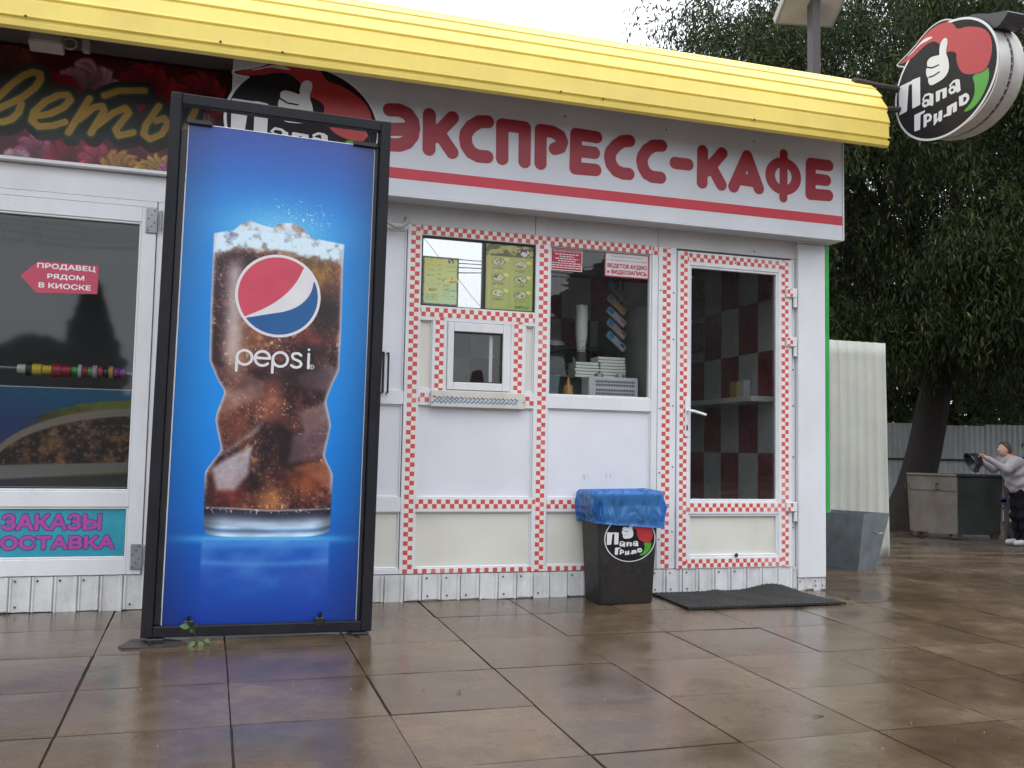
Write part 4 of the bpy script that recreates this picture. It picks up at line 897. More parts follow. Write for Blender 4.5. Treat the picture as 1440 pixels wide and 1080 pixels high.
    # foam under the rim
    fo = sstep(.010, -.004, V-liq+(n2-.5)*.02); D = lerp(D, lerp(np.zeros_like(D)+np.array([226, 232, 240.]), np.array([128, 132, 150.]), np.clip((n2-.5)*3.2, 0, 1)), fo)
    D = lerp(D, np.array([206, 176, 140.]), np.exp(-((V-liq-.006)/.008)**2)*.5*n2)
    # heavy clear foot
    bl = interp(POS['basel'], U, 0); fv = np.clip((V-bl)/(bot-bl+1e-4), 0, 1)
    F = np.stack([np.interp(fv, [0, .08, .25, .5, .68, .8, .9, 1], a) for a in ([206, 40, 62, 176, 206, 96, 190, 240], [190, 36, 62, 184, 216, 124, 206, 246], [190, 44, 78, 204, 232, 172, 228, 252])], -1)
    F = F*(.75+.5*fbm(U*5, V*60, 31))[..., None]*(.55+.45*sstep(.0, .16, t)*sstep(1., .84, t))[..., None]; F = lerp(F, np.array([250, 250, 255.]), (vnoise(U*130, V*A*130, 8) > .82)*sstep(.3, .0, fv)*.8)
    D = lerp(D, F, sstep(-.002, .002, V-bl))
    ed = np.minimum(U-Lf, Rt-U); D = lerp(D, np.array([214, 200, 208.]), np.exp(-(ed/.013)**2)*.85*sstep(.77, .70, V)); C = lerp(C, D, ins)
    # ice above the rim, droplets of spray
    ic = interp(POS['ice'], U, 0); im = sstep(.255, .262, U)*sstep(.665, .655, U)*sstep(-.001, .001, V-ic)*sstep(.001, -.001, V-rim)
    C = lerp(C, lerp(np.zeros_like(C)+np.array([226, 228, 234.]), np.array([150, 120, 106.]), np.clip((fbm(U*22, V*A*22, 17)-.38)*2.5, 0, 1)), im)
    sp = (vnoise(U*150, V*A*150, 77) > .90-.06*np.exp(-(((U-.62)/.2)**2)))*np.exp(-(((U-.58)/.20)**2+((V-.17)/.035)**2)); C = lerp(C, np.array([235, 244, 252.]), np.clip(sp, 0, 1)*.8)
    C = C*(.95+.06*vnoise(U*240, V*A*240, 5))[..., None]
    return C*np.array([.93, 1.0, 1.02])
picture('poster_print', 300, 720, cola, loc(PY_-.0012), print_mat('poster_ink', .33, .1), brd, local=True)
# emblem and wordmark on the poster (units: metres on the board)
PWm, PHm = PX1-PX0-.008, PZ1-PZ0-.008
pu = lambda a, b: np.array([a*PWm, -b*PHm])
plc = lambda y: (lambda a, b: (PX0+.004+a, y, PZ1-.004+b))
cc = pu(.5065, .3375); cr_ = .2085
M_lred = mat('logo_red', (.56, .060, .105), .4, var=.1); M_lblue = mat('logo_blue', (.010, .095, .28), .4, var=.08); M_lwhite = mat('logo_white', (.68, .66, .69), .4, var=.05)
bbq = (cc[0]-.23, cc[0]+.23, cc[1]-.23, cc[1]+.23)
redc = [pu(*q) for q in POS['redb']]; blc = [pu(*q) for q in POS['bluet']]
disc = lambda P, r: np.sqrt(((P-cc)**2).sum(-1))-r
def chaikin_open(p, it=2):
    p = [np.array(q, float) for q in p]
    for _ in range(it):
        o = [p[0]]
        for a, b in zip(p[:-1], p[1:]): o += [a*.75+b*.25, a*.25+b*.75]
        p = o+[p[-1]]
    return p
redp = [pu(.18, .41)]+chaikin_open(redc)+[pu(.70, .22), pu(.2, .2)]
blup = [pu(.28, .395)]+chaikin_open(blc)+[pu(.706, .27), pu(.80, .26), pu(.85, .46), pu(.2, .46)]
sdf_flat('logo_ring', lambda P: disc(P, cr_), bbq, .006, plc(PY_-.0022), M_lwhite, brd, True)
sdf_flat('logo_red_field', lambda P: np.maximum(disc(P, cr_-.014), d_poly(P, redp)), bbq, .005, plc(PY_-.0030), M_lred, brd, True)
sdf_flat('logo_blue_field', lambda P: np.maximum(disc(P, cr_-.014), d_poly(P, blup)), bbq, .005, plc(PY_-.0030), M_lblue, brd, True)
def wordmark():
    # geometric round lower-case letters drawn as strokes: p e p s i
    b0 = pu(.305, .483); s_ = PWm*(.705-.305)/5.05; r = .088*s_
    def ring(cx_, a0, a1, rad=.5, n=18): return [(cx_+rad*math.cos(a), .5+rad*math.sin(a)) for a in np.linspace(a0, a1, n)]
    G = [[ring(.5, math.pi, -math.pi), [(0, .5), (0, -.45)]], [ring(1.68, -.62, -.62+5.67)[:0] or ring(1.68, math.radians(318), math.radians(5)), [(1.2, .52), (2.15, .52)]], [ring(2.87, math.pi, -math.pi), [(2.37, .5), (2.37, -.45)]],
         [[(4.26, .86), (4.12, .98), (3.9, 1.0), (3.70, .93), (3.66, .76), (3.76, .60), (3.98, .52), (4.20, .43), (4.30, .26), (4.22, .08), (4.0, .0), (3.78, .02), (3.62, .14)]], [[(4.78, 0), (4.78, 1.0)], [(4.78, 1.30), (4.78, 1.31)]]]
    tilt = -.010
    for g_ in G:
        q = [[(b0[0]+a*s_, b0[1]+b*s_*.98+tilt*0) for a, b in ln] for ln in g_]; al = np.array([p for ln in q for p in ln])
        sdf_flat('logo_letter', lambda P, q=q: np.minimum.reduce([d_stroke(P, ln, r) for ln in q]), (al[:, 0].min()-.02, al[:, 0].max()+.02, al[:, 1].min()-.02, al[:, 1].max()+.02), .0035, plc(PY_-.0026), M_lwhite, brd, True)
    c_ = (b0[0]+5.02*s_, b0[1]+.10*s_)
    sdf_flat('logo_mark', lambda P: np.abs(np.sqrt((P[..., 0]-c_[0])**2+(P[..., 1]-c_[1])**2)-.0105)-.0014, (c_[0]-.02, c_[0]+.02, c_[1]-.02, c_[1]+.02), .0012, plc(PY_-.0026), M_lwhite, brd, True)
    text_flat('logo_mark', 'R', (c_[0]-.005, c_[0]+.005, c_[1]-.006, c_[1]+.006), plc(PY_-.0026), M_lwhite, brd, local=True)
wordmark()
for x in (PX0-.012, PX1-.115):
    c = sb('clip', M_black, x, x+.125, .02, .07, PZ1-.010, PZ1+.014); MB().tube([(x+.085, .045, PZ1+.014), (x+.085, .045, PZ1+.05), (x+.07, .045, SH-.05)], .006).tube([(x+.105, .045, PZ1+.014), (x+.105, .045, SH-.052)], .004).build('clip_hook', M_black, c, local=True)
for x in (.185, .80): MB().box(x, x+.05, .0, .035, .03, .075, .006).tube([(x+.025, .01, .07), (x+.025, .0, .10)], .008).build('clip', M_black, st, local=True)
for x in (.02, SW-.11):
    ft = MB().prism([(x-.09, -.10), (x+.14, -.10), (x+.19, -.05), (x+.15, .10), (x-.06, .10), (x-.11, -.06)], lambda a, b, d: (a, b, d), -.030, -.021).build('foot_plate', M_rustp, st, local=True)
    MB().box(x+.005, x+.085, -.03, .06, -.0205, -.001, .003).tube([(x+.03, -.06, -.021), (x+.03, -.06, 0)], .012).build('foot_block', M_black, st, local=True)
MB().tube([(.06, .09, .04), (.06, .55, -.02)], .016).build('rear_brace', M_black, st, local=True); MB().tube([(SW-.06, .09, .04), (SW-.06, .55, -.02)], .016).build('rear_brace', M_black, st, local=True)
MB().tube([(.03, .10, 1.6), (.03, .55, .0)], .014).tube([(SW-.03, .10, 1.6), (SW-.03, .55, .0)], .014).build('rear_strut', M_black, st, local=True)

# weed growing at the foot of the stand
M_leaf0 = mat('weed_green', (.035, .10, .015), .5, var=.3, island=.25)
wd = thing('weed', (-.02, -.93, gz(-.93)), 'small green weed growing at the foot of the blue poster stand', 'plant')
rw = random.Random(5)
def leafmesh(base, d, L_, W_, nrm):
    d = Vector(d).normalized(); n = Vector(nrm).normalized(); s_ = d.cross(n).normalized(); b = Vector(base)
    prof = [(0, 0), (.25, .8), (.5, 1), (.75, .6), (1, 0)]; vs = []; fs = []
    for t, w_ in prof: c = b+d*L_*t-n*L_*.25*t*t; vs += [c-s_*W_*w_*.5+n*.15*W_*w_, c, c+s_*W_*w_*.5+n*.15*W_*w_]
    for i in range(4):
        for k in range(2): fs.append((i*3+k, i*3+k+1, i*3+k+4, i*3+k+3))
    return vs, fs
zw = gz(-.93)
for (bx_, bz_, dx, dz, L_, W_) in ((-.045, .085, -.9, .35, .065, .04), (-.02, .075, .1, .9, .055, .012), (-.02, .02, -.5, -.35, .05, .032), (.0, .022, .2, -.4, .05, .036), (.02, .03, .8, -.3, .045, .03), (-.03, .06, -.4, .7, .04, .02)):
    v_, f_ = leafmesh((-.0+bx_, -.93, zw+bz_), (dx, -.35, dz), L_*.8, W_*.8, (0, -.8, .6)); MB().add(v_, f_).build('leaf', M_leaf0, wd, smooth=True)
MB().tube([(-.01, -.91, zw-.005), (-.02, -.925, zw+.05), (-.03, -.935, zw+.09)], .002, 5).build('stem', M_leaf0, wd)

# ------------------------------------------------------------------ bin with blue liner, rubber mat
zb = gz(-.2)
bn = thing('litter_bin', (2.455, -.17, zb), 'black woven plastic litter bin with round logo beside the cafe door', 'bin')
def rrect(hx, hy, r, n=6):
    o = []
    for k, (sx, sy) in enumerate(((1, 1), (-1, 1), (-1, -1), (1, -1))):
        for i in range(n+1):
            a = math.pi/2*(k+i/n); o.append((sx*(hx-r)+r*math.cos(a), sy*(hy-r)+r*math.sin(a)))
    return o
M_bin = mat('woven_plastic', (.028, .026, .025), .5, var=.3, scale=30)
def woven(m):
    nt = m.node_tree; b = nt.nodes['Principled BSDF']; ge = N(nt, 'ShaderNodeNewGeometry'); mp = N(nt, 'ShaderNodeMapping'); mp.inputs['Scale'].default_value = (95, 60, 130)
    wv = N(nt, 'ShaderNodeTexChecker', Scale=1.0); nt.links.new(ge.outputs['Position'], mp.inputs[0]); nt.links.new(mp.outputs[0], wv.inputs['Vector'])
    bp = N(nt, 'ShaderNodeBump', Strength=.8, Distance=.004); nt.links.new(wv.outputs['Fac'], bp.inputs['Height']); nt.links.new(bp.outputs[0], b.inputs['Normal'])
woven(M_bin)
vs = []; fs = []; prof = [(.168, .125, .02, 0), (.176, .132, .03, .012), (.205, .155, .035, .62), (.217, .166, .035, .622), (.217, .166, .035, .655), (.207, .157, .03, .655), (.17, .125, .03, .03)]
for (hx, hy, r, z) in prof: vs += [(2.455+a, -.17+b, zb+z) for a, b in rrect(hx, hy, r)]
nn = len(rrect(1, 1, .1))
for i in range(len(prof)-1):
    for k in range(nn): fs.append((i*nn+k, i*nn+(k+1) % nn, (i+1)*nn+(k+1) % nn, (i+1)*nn+k))
fs.append(tuple(range(nn))[::-1]); fs.append(tuple((len(prof)-1)*nn+k for k in range(nn)))
MB().add(vs, fs).build('bin_body', M_bin, bn, smooth=True)
slope = (.155-.132)/.61
emblem(lambda a, b, d: (2.462+a, -.17-.132-slope*((.395+b))-.0015-d, zb+.395+b), .148, bn, .0006, cell=.03)
lin = thing('bin_liner', (2.455, -.17, zb+.42), 'crumpled blue plastic bag turned over the rim of the litter bin', 'bag')
M_bag = bpy.data.materials.new('blue_film'); M_bag.use_nodes = True
nt_ = M_bag.node_tree; b_ = nt_.nodes['Principled BSDF']; b_.inputs['Base Color'].default_value = (.065, .25, .62, 1); b_.inputs['Roughness'].default_value = .13
b_.inputs['Transmission Weight'].default_value = .0; tr_ = N(nt_, 'ShaderNodeBsdfTransparent', Color=(.35, .6, 1, 1)); mx_ = N(nt_, 'ShaderNodeMixShader'); mx_.inputs[0].default_value = .42
nt_.links.new(b_.outputs[0], mx_.inputs[1]); nt_.links.new(tr_.outputs[0], mx_.inputs[2]); nt_.links.new(mx_.outputs[0], nt_.nodes['Material Output'].inputs[0])
nzb = N(nt_, 'ShaderNodeTexNoise', Scale=9.0, Detail=2.0, Distortion=1.2); mpb = N(nt_, 'ShaderNodeMapping'); mpb.inputs['Scale'].default_value = (1, 1, .35); mpb.inputs['Rotation'].default_value = (0, .5, 0); geb = N(nt_, 'ShaderNodeNewGeometry')
nt_.links.new(geb.outputs['Position'], mpb.inputs[0]); nt_.links.new(mpb.outputs[0], nzb.inputs['Vector']); bpb = N(nt_, 'ShaderNodeBump', Strength=1.0, Distance=.05); nt_.links.new(nzb.outputs['Fac'], bpb.inputs['Height']); nt_.links.new(bpb.outputs[0], b_.inputs['Normal'])
P = []; K = 191
lev = [(.150, .11, .40), (.185, .135, .60), (.205, .155, .675), (.222, .171, .682), (.230, .179, .668), (.240, .184, .62), (.246, .188, .585), (.242, .187, .54), (.233, .184, .495), (.237, .189, .48)]
LV = np.array(lev); tt = np.linspace(0, len(lev)-1, 40)
for t_ in tt:
    hx, hy, z = (np.interp(t_, range(len(lev)), LV[:, c]) for c in range(3)); row = []; rr_ = rrect(hx, hy, .045, 47); f_ = min(1, max(0, (t_-4.2)/1.6)); tie = 1.0
    for k in range(K+2):
        a, b = rr_[k % len(rr_)]; th = math.atan2(b, a)
        sarc = k/(K+1)*1.6; q = abs(mnoise.noise(Vector((math.cos(sarc*3.93)*5+z*6, math.sin(sarc*3.93)*5+z*5, z*1.5)))); q2 = abs(mnoise.noise(Vector((math.cos(sarc*3.93)*8-z*9, math.sin(sarc*3.93)*8, z*3+4.)))); q3 = mnoise.noise(Vector((a*4, b*4, 1.7)))
        fold = (-.024*(1-min(1, q*2.0))-.018*(1-min(1, q2*1.8))+.016*q3+.010)*f_*tie; L2 = max(.12, math.hypot(a, b)); sc_ = 1+fold/L2
        sag = (-.034*(.5+q3)-.03*a)*max(0, (t_-6)/3.) if t_ > 6 else .012*q3*min(1, t_/3)
        row.append((2.455+a*sc_, -.17+b*sc_, zb+z+sag))
    P.append(row)
MB().sheet(P).build('film', M_bag, lin, smooth=True)
mt = thing('door_mat', (3.3, -.3, gz(-.3)), 'black ribbed rubber mat lying in front of the cafe door', 'mat')
P = []; nx_, ny_ = 90, 30
for j in range(ny_+1):
    y = -.535+.50*j/ny_; row = []
    for i in range(nx_+1):
        u = i/nx_; x = 2.745+.06*(1-j/ny_)*0+1.10*u+(-.05 if j == 0 else 0)*0-.16*(j/ny_)*max(0, u-.55)*1.6
        lift = .038*math.exp(-((x-3.62)/.16)**2)*max(0, (y+.30)/.27)**1.2+.008*math.exp(-((x-3.2)/.05)**2)*max(0, (y+.3)/.27)
        rib = .003*(math.sin(x*170) > 0)*(math.sin(y*170) > -.4)
        row.append((x, y, gz(y)+.016+lift+rib))
    P.append(row)
top = MB().sheet(P); mo = top.build('mat_sheet', M_rubber, mt); sm_ = mo.modifiers.new('thickness', 'SOLIDIFY'); sm_.thickness = .013; sm_.offset = -1

# ------------------------------------------------------------------ stickers, menus, boards
M_pred = mat('poster_red', (.42, .02, .05), .4); M_ppink = mat('sticker_red', (.50, .06, .11), .4, var=.05); M_pwhite = mat('paper_white', (.70, .66, .68), .5, var=.04)
M_teal = mat('panel_teal', (.030, .32, .44), .4, var=.12, scale=5); M_mag = mat('letter_magenta', (.40, .07, .34), .4, var=.06); M_blueo = mat('letter_outline', (.05, .05, .22), .4)
ar = thing('arrow_sticker', (-.8, .013, 1.72), 'red arrow sticker with white words on the flower kiosk glass', 'sticker')
arp = [(-1.0, 1.797), (-.915, 1.883), (-.612, 1.880), (-.613, 1.722), (-.915, 1.707)]
MB().prism(arp, lambda a, b, d: (a, d, b), .0135, .0155).build('sticker_film', M_ppink, ar)
text_bold('lettering', 'ПРОДАВЕЦ', (-.920, -.628, 1.840, 1.874), XZ(.013), M_white, ar, .0011, .0018); text_bold('lettering', 'РЯДОМ', (-.868, -.683, 1.786, 1.818), XZ(.013), M_white, ar, .0011, .0018); text_bold('lettering', 'В КИОСКЕ', (-.908, -.647, 1.738, 1.768), XZ(.013), M_white, ar, .0011, .0018)
op = thing('order_panel', (-1.1, .004, .285), 'teal panel with magenta lettering at the foot of the flower kiosk door', 'sign')
MB().box(-1.806, -.412, .004, .02, .292, .544).build('panel', M_teal, op)
for body, bx_ in (('ЗАКАЗЫ', (-1.022, -.532, .430, .520)), ('ДОСТАВКА', (-1.118, -.462, .315, .403))):
    text_bold('lettering_outline', body, (bx_[0]-.004, bx_[1]+.004, bx_[2]-.004, bx_[3]+.004), XZ(.0032), M_blueo, op, .0088, .004); text_bold('lettering', body, bx_, XZ(.0022), M_mag, op, .0048, .0035)
def paper(name, x0, x1, z0, z1, y, m, label, cat='notice', group=None):
    t = thing(name, ((x0+x1)/2, y, z0), label, cat, group); MB().box(x0, x1, y, y+.002, z0, z1).build('sheet', m, t); return t
rn = paper('red_notice', 2.047, 2.262, 2.066, 2.207, .026, M_pwhite, 'red notice with white print in the upper left of the display window', 'notice')
MB().box(2.052, 2.257, .0252, .0262, 2.071, 2.203).build('red_field', M_pred, rn)
text_flat('lettering', 'УВАЖАЕМЫЕ ПОКУПАТЕЛИ', (2.060, 2.250, 2.186, 2.198), XZ(.0246), M_white, rn, 0.0)
for k, hw in enumerate((.082, .05, .078, .06, .098, .10, .10)):
    mb = MB(); xx = 2.155-hw; q_ = random.Random(k)
    while xx < 2.155+hw-.006:
        w_ = min(q_.uniform(.010, .026), 2.155+hw-xx); mb.box(xx, xx+w_, .0244, .0252, 2.1690-.0145*k, 2.1755-.0145*k); xx += w_+.005
    mb.build('print_line', M_pwhite, rn)
an = paper('recording_notice', 2.420, 2.736, 2.052, 2.214, .026, M_ppink, 'white notice with red border and bold recording warning in the display window', 'notice')
MB().box(2.428, 2.728, .0252, .0262, 2.060, 2.206).build('white_field', M_pwhite, an)
text_bold('lettering', 'ВЕДЕТСЯ АУДИО', (2.438, 2.720, 2.106, 2.140), XZ(.0246), M_pred, an, .0016, .0018); text_bold('lettering', 'и ВИДЕОЗАПИСЬ', (2.436, 2.722, 2.066, 2.100), XZ(.0246), M_pred, an, .0016, .0018)
M_ink = mat('grey_ink', (.16, .08, .14), .5); text_flat('print_line', 'В целях Вашей безопасности', (2.468, 2.692, 2.180, 2.193), XZ(.0246), M_ink, an, 0.0); text_flat('print_line', 'и повышения качества обслуживания', (2.436, 2.720, 2.156, 2.168), XZ(.0246), M_ink, an, 0.0)
# menus
def menu_a(U, V):
    A = 1.3; n = fbm(U*5, V*6, 3); C = lerp(np.zeros(U.shape+(3,))+np.array([196, 190, 92.]), np.array([176, 206, 158.]), np.clip(.9*V+.5*(U-.5)+n*.4-.1, 0, 1))
    br = np.minimum(np.minimum(U, 1-U), np.minimum(V, 1-V)*A)+.03*(fbm(U*16, V*22, 8)-.5); C = lerp(C, np.array([58, 58, 62.]), sstep(.06, .03, br))
    for v0, v1, u0, u1, k in ((.06, .09, .12, .26, 1), (.17, .20, .12, .34, 1), (.27, .29, .10, .34, 2), (.38, .40, .10, .34, 3), (.48, .50, .16, .34, 4), (.58, .60, .16, .34, 5), (.15, .17, .84, .95, 1), (.19, .21, .68, .95, 2), (.27, .29, .68, .95, 3), (.56, .66, .56, .80, 5), (.66, .70, .56, .92, 5), (.73, .75, .56, .80, 2), (.79, .81, .56, .9, 3), (.85, .87, .56, .94, 2), (.75, .90, .10, .42, 9)):
        m_ = (U > u0)*(U < u1)*(V > v0)*(V < v1)*(vnoise(U*70, V*46, k) > .42)*(np.sin(V*230) > -.5); C = lerp(C, np.array([112, 116, 78.]), m_*.75)
    for v0 in (.15, .24, .34, .44, .53): C = lerp(C, np.array([120, 130, 122.]), (np.abs(U-.46) < .05)*(np.abs(V-v0-.02) < .022)*(vnoise(U*60, V*80, 4) > .4)*.7)
    d = np.sqrt(((U-.78)/.085)**2+((V-.075)/.055)**2); C = lerp(C, np.array([60, 58, 66.]), sstep(1.05, .95, d)); C = lerp(C, np.array([186, 180, 170.]), sstep(1., .9, d)*(vnoise(U*46, V*50, 6) > .62))
    for cu, cv, su, sv in ((.78, .47, .24, .055), (.24, .68, .18, .035)):
        q = np.sqrt(((U-cu)/su)**2+((V-cv)/sv)**2)+.3*(fbm(U*12, V*14, 2)-.5); m_ = sstep(1.05, .9, q); C = lerp(C, lerp(np.zeros_like(C)+np.array([222, 200, 110.]), np.array([96, 84, 46.]), np.clip((fbm(U*16, V*22, 11)-.45)*3, 0, 1)), m_)
    return C
def menu_b(U, V):
    C = lerp(np.zeros(U.shape+(3,))+np.array([196, 184, 118.]), np.array([136, 156, 66.]), np.clip(.45*U+.55*V+.25*(fbm(U*4, V*4, 5)-.5), 0, 1)); C = C*(.93+.12*vnoise(U*34, V*1.5, 2))[..., None]
    hd = (V < .18)*sstep(.45, .55, fbm(U*7+V*9, V*16, 9)); C = lerp(C, np.array([62, 58, 40.]), np.clip(hd, 0, 1)*.8); C = lerp(C, np.array([70, 66, 50.]), (np.abs(V-.165) < .018)*(np.sin(U*60+V*80) > -.2)*.8)
    d = np.sqrt(((U-.80)/.12)**2+((V-.105)/.062)**2); C = lerp(C, np.array([50, 46, 62.]), sstep(1.05, .95, d)); C = lerp(C, np.array([216, 210, 220.]), sstep(1., .9, d)*(vnoise(U*20, V*30, 6) > .55))
    for cu, cv, k in ((.26, .27, 0), (.26, .51, 0), (.26, .75, 1), (.74, .30, 2), (.74, .53, 3), (.74, .76, 3)):
        d = np.sqrt(((U-cu)/.135)**2+((V-cv)/.060)**2); C = lerp(C, np.array([(96, 98, 84), (64, 116, 60), (140, 126, 84), (74, 70, 58)][k], float), sstep(1.08, 1., d)); C = lerp(C, np.array([198, 198, 164.]), sstep(.93, .85, d))
        C = lerp(C, np.array([66, 76, 44.]), sstep(.8, .7, d)*sstep(.5, .6, fbm(U*22+k, V*30, 12))); C = lerp(C, np.array([222, 206, 92.]), sstep(1.05, .95, np.sqrt(((U-cu-.17)/.055)**2+((V-cv+.045)/.028)**2)))
        m_ = (np.abs(U-cu) < .125)*(V > cv+.075)*(V < cv+.115)*(vnoise(U*60, V*90, 8) > .4); C = lerp(C, np.array([104, 100, 66.]), m_*.7)
    C = lerp(C, np.array([60, 66, 40.]), (U > .62)*(U < .93)*(V > .93)*(V < .97)*(vnoise(U*40, V*80, 3) > .4)*.8)
    return C
ma_ = thing('menu_sheet', (1.33, .026, 1.786), 'small yellow green menu sheet on the mirrored kiosk window', 'menu'); MB().box(1.212, 1.440, .0235, .0285, 1.787, 2.088).build('sheet', M_pwhite, ma_)
picture('menu_print', 110, 140, lambda U, V: menu_a(U, V)*.74+np.array([52, 54, 44.]), lambda u, v: (1.212+u*.228, .0228, 2.088-v*.301), print_mat('print_gloss'), ma_)
mb_ = thing('menu_board', (1.77, .026, 1.786), 'tall green menu board with six dishes beside the mirrored pane', 'menu'); MB().box(1.614, 1.926, .0235, .0285, 1.787, 2.200).build('sheet', M_pwhite, mb_)
picture('menu_print', 150, 190, lambda U, V: menu_b(U, V)*.78+np.array([40, 42, 36.]), lambda u, v: (1.614+u*.312, .0228, 2.200-v*.413), print_mat('print_gloss'), mb_)
# patterned board under the hatch
bd = thing('hatch_board', (1.575, -.03, 1.16), 'narrow cream board with a row of blue pattern marks under the serving hatch', 'board')
M_bcream = mat('board_cream', (.62, .61, .55), .5, var=.06, dirt=.2)
MB().box(1.275, 1.872, -.024, .0, 1.163, 1.262, .003).build('board', M_bcream, bd)
cols = [mat('mark_blue', (.05, .15, .36), .5), mat('mark_red', (.42, .07, .07), .5), mat('mark_pale', (.20, .34, .48), .5), mat('mark_dark', (.05, .05, .13), .5), mat('mark_olive', (.30, .30, .12), .5)]
for k in range(20):
    x = 1.30+.0268*k; big = 1.5 if k in (0, 2, 3, 4) else 1
    for q, (dx, dz, ang, L_, m) in enumerate(((0, -.008, .7, .036, cols[0]), (.004, -.012, -.7, .022, cols[2]), (.006, .010, -.6, .026, cols[(1, 1, 3, 0, 4)[(k*7) % 5]]), (.012, .004, .8, .02, cols[2]))):
        c, s_ = math.cos(ang), math.sin(ang); L2 = L_*big*.5; w_ = .0035
        poly = [(x+dx+c*a-s_*b, 1.208+dz+s_*a+c*b) for a, b in ((-L2, -w_), (L2, -w_), (L2, w_), (-L2, w_))]
        MB().add([(a, -.0245-.0004*q-.00005*(k % 3), b) for a, b in poly], [(0, 1, 2, 3)]).build('pattern_mark', m, bd)
screws([(1.288, 1.222), (1.862, 1.205)], bd, y=-.024, r=.004)
# hot dog poster behind the flower kiosk glass
def hotdog(U, V):
    C = lerp(np.zeros(U.shape+(3,))+np.array([26, 96, 134.]), np.array([60, 62, 120.]), sstep(.0, .75, V+.4*(.5-U))); x = U
    arc = .80-.62*np.sqrt(np.clip(1-((1.12-x)/1.12)**2, 0, 1)); n = fbm(U*16, V*14, 3); n2 = fbm(U*40, V*34, 7)
    C = lerp(C, lerp(np.zeros_like(C)+np.array([126, 132, 42.]), np.array([80, 66, 30.]), np.clip(1.3-1.6*U+n-.5, 0, 1)), sstep(-.10+.06*n, -.08+.06*n, V-arc+.02)*sstep(.45, .55, U+n*.4)*1.0)
    C = lerp(C, np.array([176, 156, 136.])*.9, sstep(-.01, .01, V-arc)*sstep(.10, .08, V-arc)); fill = sstep(.075, .09, V-arc)*sstep(.80, .78, V-.04*np.sin(U*5))
    C = lerp(C, lerp(np.zeros_like(C)+np.array([56, 34, 30.]), np.array([150, 104, 66.]), np.clip((n-.4)*2.8, 0, 1)), fill); C = lerp(C, np.array([200, 160, 130.]), fill*sstep(.6, .7, n2)*.5)
    C = lerp(C, np.array([150, 140, 136.]), sstep(.76, .78, V+.05*(U-.5))*sstep(.95, .93, V+.10*U)); C = lerp(C, np.array([60, 52, 60.]), sstep(.93, .96, V+.08*U))
    return C*1.0
hp = thing('snack_poster', (-.78, .12, .66), 'snack picture poster on blue behind the flower kiosk glass', 'poster'); MB().box(-1.62, -.415, .121, .125, .655, 1.205).build('sheet', M_pwhite, hp)
picture('poster_print', 240, 110, hotdog, lambda u, v: (-1.12+u*.70, .1195, 1.20-v*.54), print_mat('print_gloss'), hp)
# ribbon rolls on a rod
rb = thing('ribbon_rack', (-.8, .2, 1.25), 'rod of shiny coloured ribbon rolls inside the flower kiosk', 'rack')
MB().tube([(-1.15, .2, 1.31), (-.38, .2, 1.30)], .008).build('rod', M_steel, rb)
rc = [(.5, .5, .36), (.02, .02, .02), (.62, .40, .03), (.62, .40, .03), (.30, .012, .03), (.32, .014, .03), (.05, .25, .04), (.45, .47, .5), (.30, .02, .04), (.12, .30, .05), (.4, .35, .35), (.42, .03, .08), (.03, .03, .03), (.45, .28, .03), (.22, .03, .22), (.25, .04, .28)]
x = -1.02
for k, c in enumerate(rc):
    w_ = (.045, .03, .05, .05, .05, .05, .035, .02, .03, .025, .025, .03, .03, .025, .03, .035)[k]; MB().tube([(x, .2, 1.305), (x+w_-.003, .2, 1.305)], .026+.012*((k*5) % 3)/2, 14).build('ribbon_roll', mat('ribbon_%d' % k, tuple(min(.9, q*1.5) for q in c), .25), rb, smooth=True); x += w_
# ------------------------------------------------------------------ things inside the cafe
M_steelb = mat('brushed_steel', (.70, .71, .73), .4, metal=.0, var=.08); M_foam = mat('foam_white', (.84, .88, .80), .6, var=.05); M_cup = mat('cup_white', (.86, .86, .84), .5)
gr = thing('contact_grill', (2.57, .2, 1.245), 'grey steel appliance with vent slots on the counter behind the display window', 'appliance')
MB().box(2.375, 2.732, .16, .295, 1.245, 1.405, .006).build('casing', M_steelb, gr)
for j, z in enumerate((1.375, 1.352, 1.318, 1.295)):
    for i in range(24): MB().box(2.425+.0118*i, 2.432+.0118*i, .1588, .162, z-.009, z+.007).build('vent_slot', M_screw, gr)
for x in (2.475, 2.625): MB().lathe([(.032, 0), (.032, .018), (.026, .028), (0, .03)], (x, .23, 1.405), 16).build('knob', M_steel, gr, smooth=True)
cup_prof = [(.030, 0), (.031, .001), (.045, .118), (.048, .118), (.048, .124), (.044, .124), (.030, .004)]
cu = thing('cup_stack', (2.452, .50, 1.60), 'tall stack of white paper cups in the display window', 'cups')
for k in range(14):
    MB().lathe([(r*.92, z) for r, z in cup_prof], (2.452, .50, 1.600+.0155*k), 20).build('cup', M_cup, cu, smooth=True)
rc_ = random.Random(2)
for k in range(26):
    a = -math.pi/2+rc_.uniform(-1.2, 1.2); h_ = rc_.random()**2*.075; r_ = .0292+.0127*h_/.118*.92+.0006
    MB().lathe([(0, 0), (.0035, 0)], n=8, mtx=Matrix.Translation((2.452+r_*math.cos(a), 0.50+r_*math.sin(a), 1.606+h_)) @ Vector((math.cos(a), math.sin(a), 0)).to_track_quat('Z', 'Y').to_matrix().to_4x4()).build('cup_dot', M_screw, cu)
MB().box(2.425, 2.48, .47, .53, 1.245, 1.599, .004).build('cup_dispenser', M_dark, cu)
